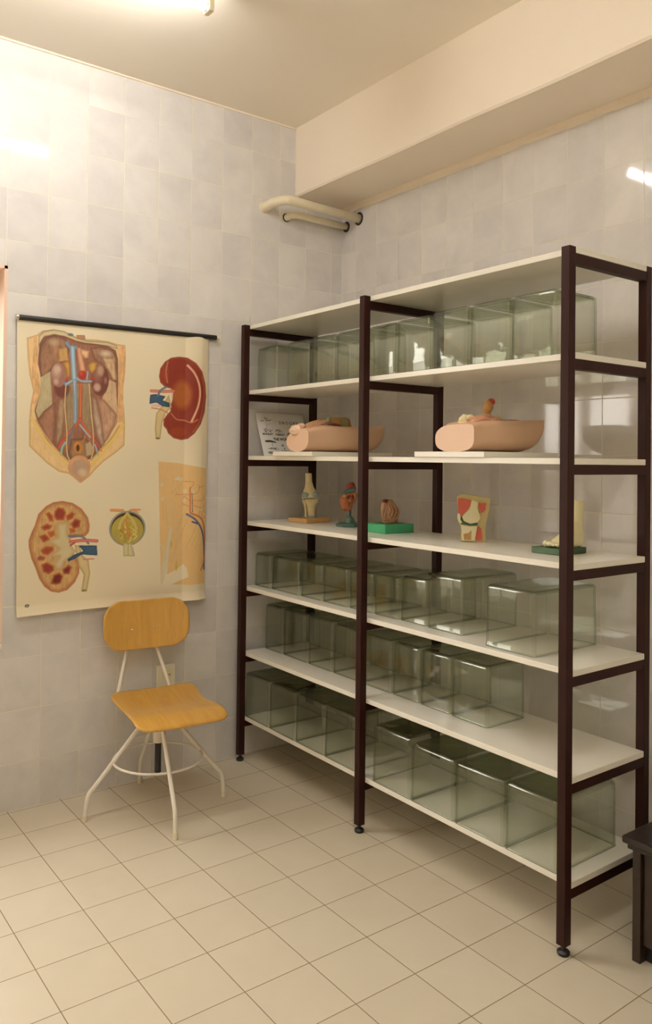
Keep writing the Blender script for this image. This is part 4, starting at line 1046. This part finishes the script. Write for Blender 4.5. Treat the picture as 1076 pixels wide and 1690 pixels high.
def scrib(pts, w=.0012, close=False):
    pts = [CU(*p) for p in pts]
    for (u0, v0), (u1, v1) in zip(pts[:-1], pts[1:]):
        d = Vector(((u1 - u0) * PWd, (v1 - v0) * PHt)); L_ = d.length
        if L_ < 1e-6: continue
        nrm = Vector((-d.y, d.x)) / L_ * w / 2; du, dv = nrm.x / PWd, nrm.y / PHt
        ink.faces.new([ink.verts.new(paper_pt(a, b, .0005)) for a, b in ((u0 - du, v0 - dv), (u1 - du, v1 - dv), (u1 + du, v1 + dv), (u0 + du, v0 + dv))])
rs_ = random.Random(5)
def bush(cx, cy, rx, ry, n, w=.0011):
    for i in range(n):
        a = rs_.uniform(0, 6.28); r = rs_.uniform(.2, 1); x, y = cx + rx * r * math.cos(a), cy + ry * r * math.sin(a)
        scrib([(x, y), (x + rs_.uniform(-28, 28), y + rs_.uniform(-12, 12)), (x + rs_.uniform(-34, 34), y + rs_.uniform(-16, 16))], w)
bush(385, 270, 32, 45, 14); scrib([(250, 328), (330, 322)], .0026); scrib([(415, 322), (508, 296)], .0026); scrib([(375, 330), (380, 480)], .0012); scrib([(400, 420), (455, 370)], .0012)
bush(375, 530, 110, 40, 40); bush(650, 545, 90, 40, 26); scrib([(585, 510), (700, 505)], .002); bush(930, 575, 80, 30, 18, .0016); scrib([(845, 605), (980, 598)], .003)
for k in range(4): scrib([(270, 755 + k * 8), (400, 745 + k * 12), (535, 785 + k * 3)], .0024)
scrib([(435, 800), (425, 870)], .0022); bush(450, 925, 120, 25, 30); scrib([(300, 925), (420, 930), (560, 955)], .0018); scrib([(670, 830), (705, 880)], .0035); scrib([(735, 900), (700, 940)], .0035); bush(740, 960, 110, 14, 12); bush(690, 850, 30, 25, 6)
for f in ink.faces: f.normal_update()
me = bpy.data.meshes.new('printing'); ink.to_mesh(me); ink.free(); me.materials.append(M_ink)
o = bpy.data.objects.new('printing', me); C.objects.link(o); o.parent = ps

# ------------------------------------------------------------------ daylight, camera, output
w = bpy.data.worlds.new('World'); bpy.context.scene.world = w; w.use_nodes = True
bg = w.node_tree.nodes.get('Background') or w.node_tree.nodes.new('ShaderNodeBackground')
g = G(w.node_tree)                                    # bright hazy sky above the horizon, duller ground and houses below it
sp = g.n('ShaderNodeSeparateXYZ'); g.link(g.n('ShaderNodeTexCoord').outputs['Generated'], sp.inputs[0])
f_ = g.m('MULTIPLY', g.m('ADD', sp.outputs[2], .015), 25, clamp=True)
g.link(g.mix(f_, (.20, .17, .13), (1.0, .93, .84)), bg.inputs[0]); bg.inputs[1].default_value = 10
cam = bpy.data.cameras.new('Camera'); co_ = bpy.data.objects.new('Camera', cam); C.objects.link(co_)
r = Vector((0.80036462, -0.59939496, 0.01192344)); u = Vector((-0.01795328, -0.00408371, 0.99983049)); f = Vector((0.59924466, 0.80044301, 0.01402956))
M = Matrix(((r.x, u.x, -f.x, -2.45484757), (r.y, u.y, -f.y, -3.16970909), (r.z, u.z, -f.z, 1.35443082), (0, 0, 0, 1)))
co_.matrix_world = M
cam.sensor_fit = 'HORIZONTAL'; cam.sensor_width = 36; cam.lens = 1321.4466 / 1076 * 36; cam.shift_y = -(845 - 739.3087) / 1076; cam.clip_start = .02
S = bpy.context.scene; S.camera = co_
S.view_settings.view_transform = 'Standard'; S.view_settings.look = 'None'; S.view_settings.gamma = 1; S.view_settings.use_curve_mapping = False
S.view_settings.exposure = -0.02
cy = S.cycles
cy.max_bounces = 14; cy.diffuse_bounces = 6; cy.glossy_bounces = 6; cy.transparent_max_bounces = 96; cy.transmission_bounces = 8
cy.use_denoising = True; cy.sample_clamp_indirect = 6; cy.caustics_reflective = False; cy.caustics_refractive = False
try: cy.denoiser = 'OPENIMAGEDENOISE'; cy.denoising_input_passes = 'RGB_ALBEDO_NORMAL'
except Exception: pass
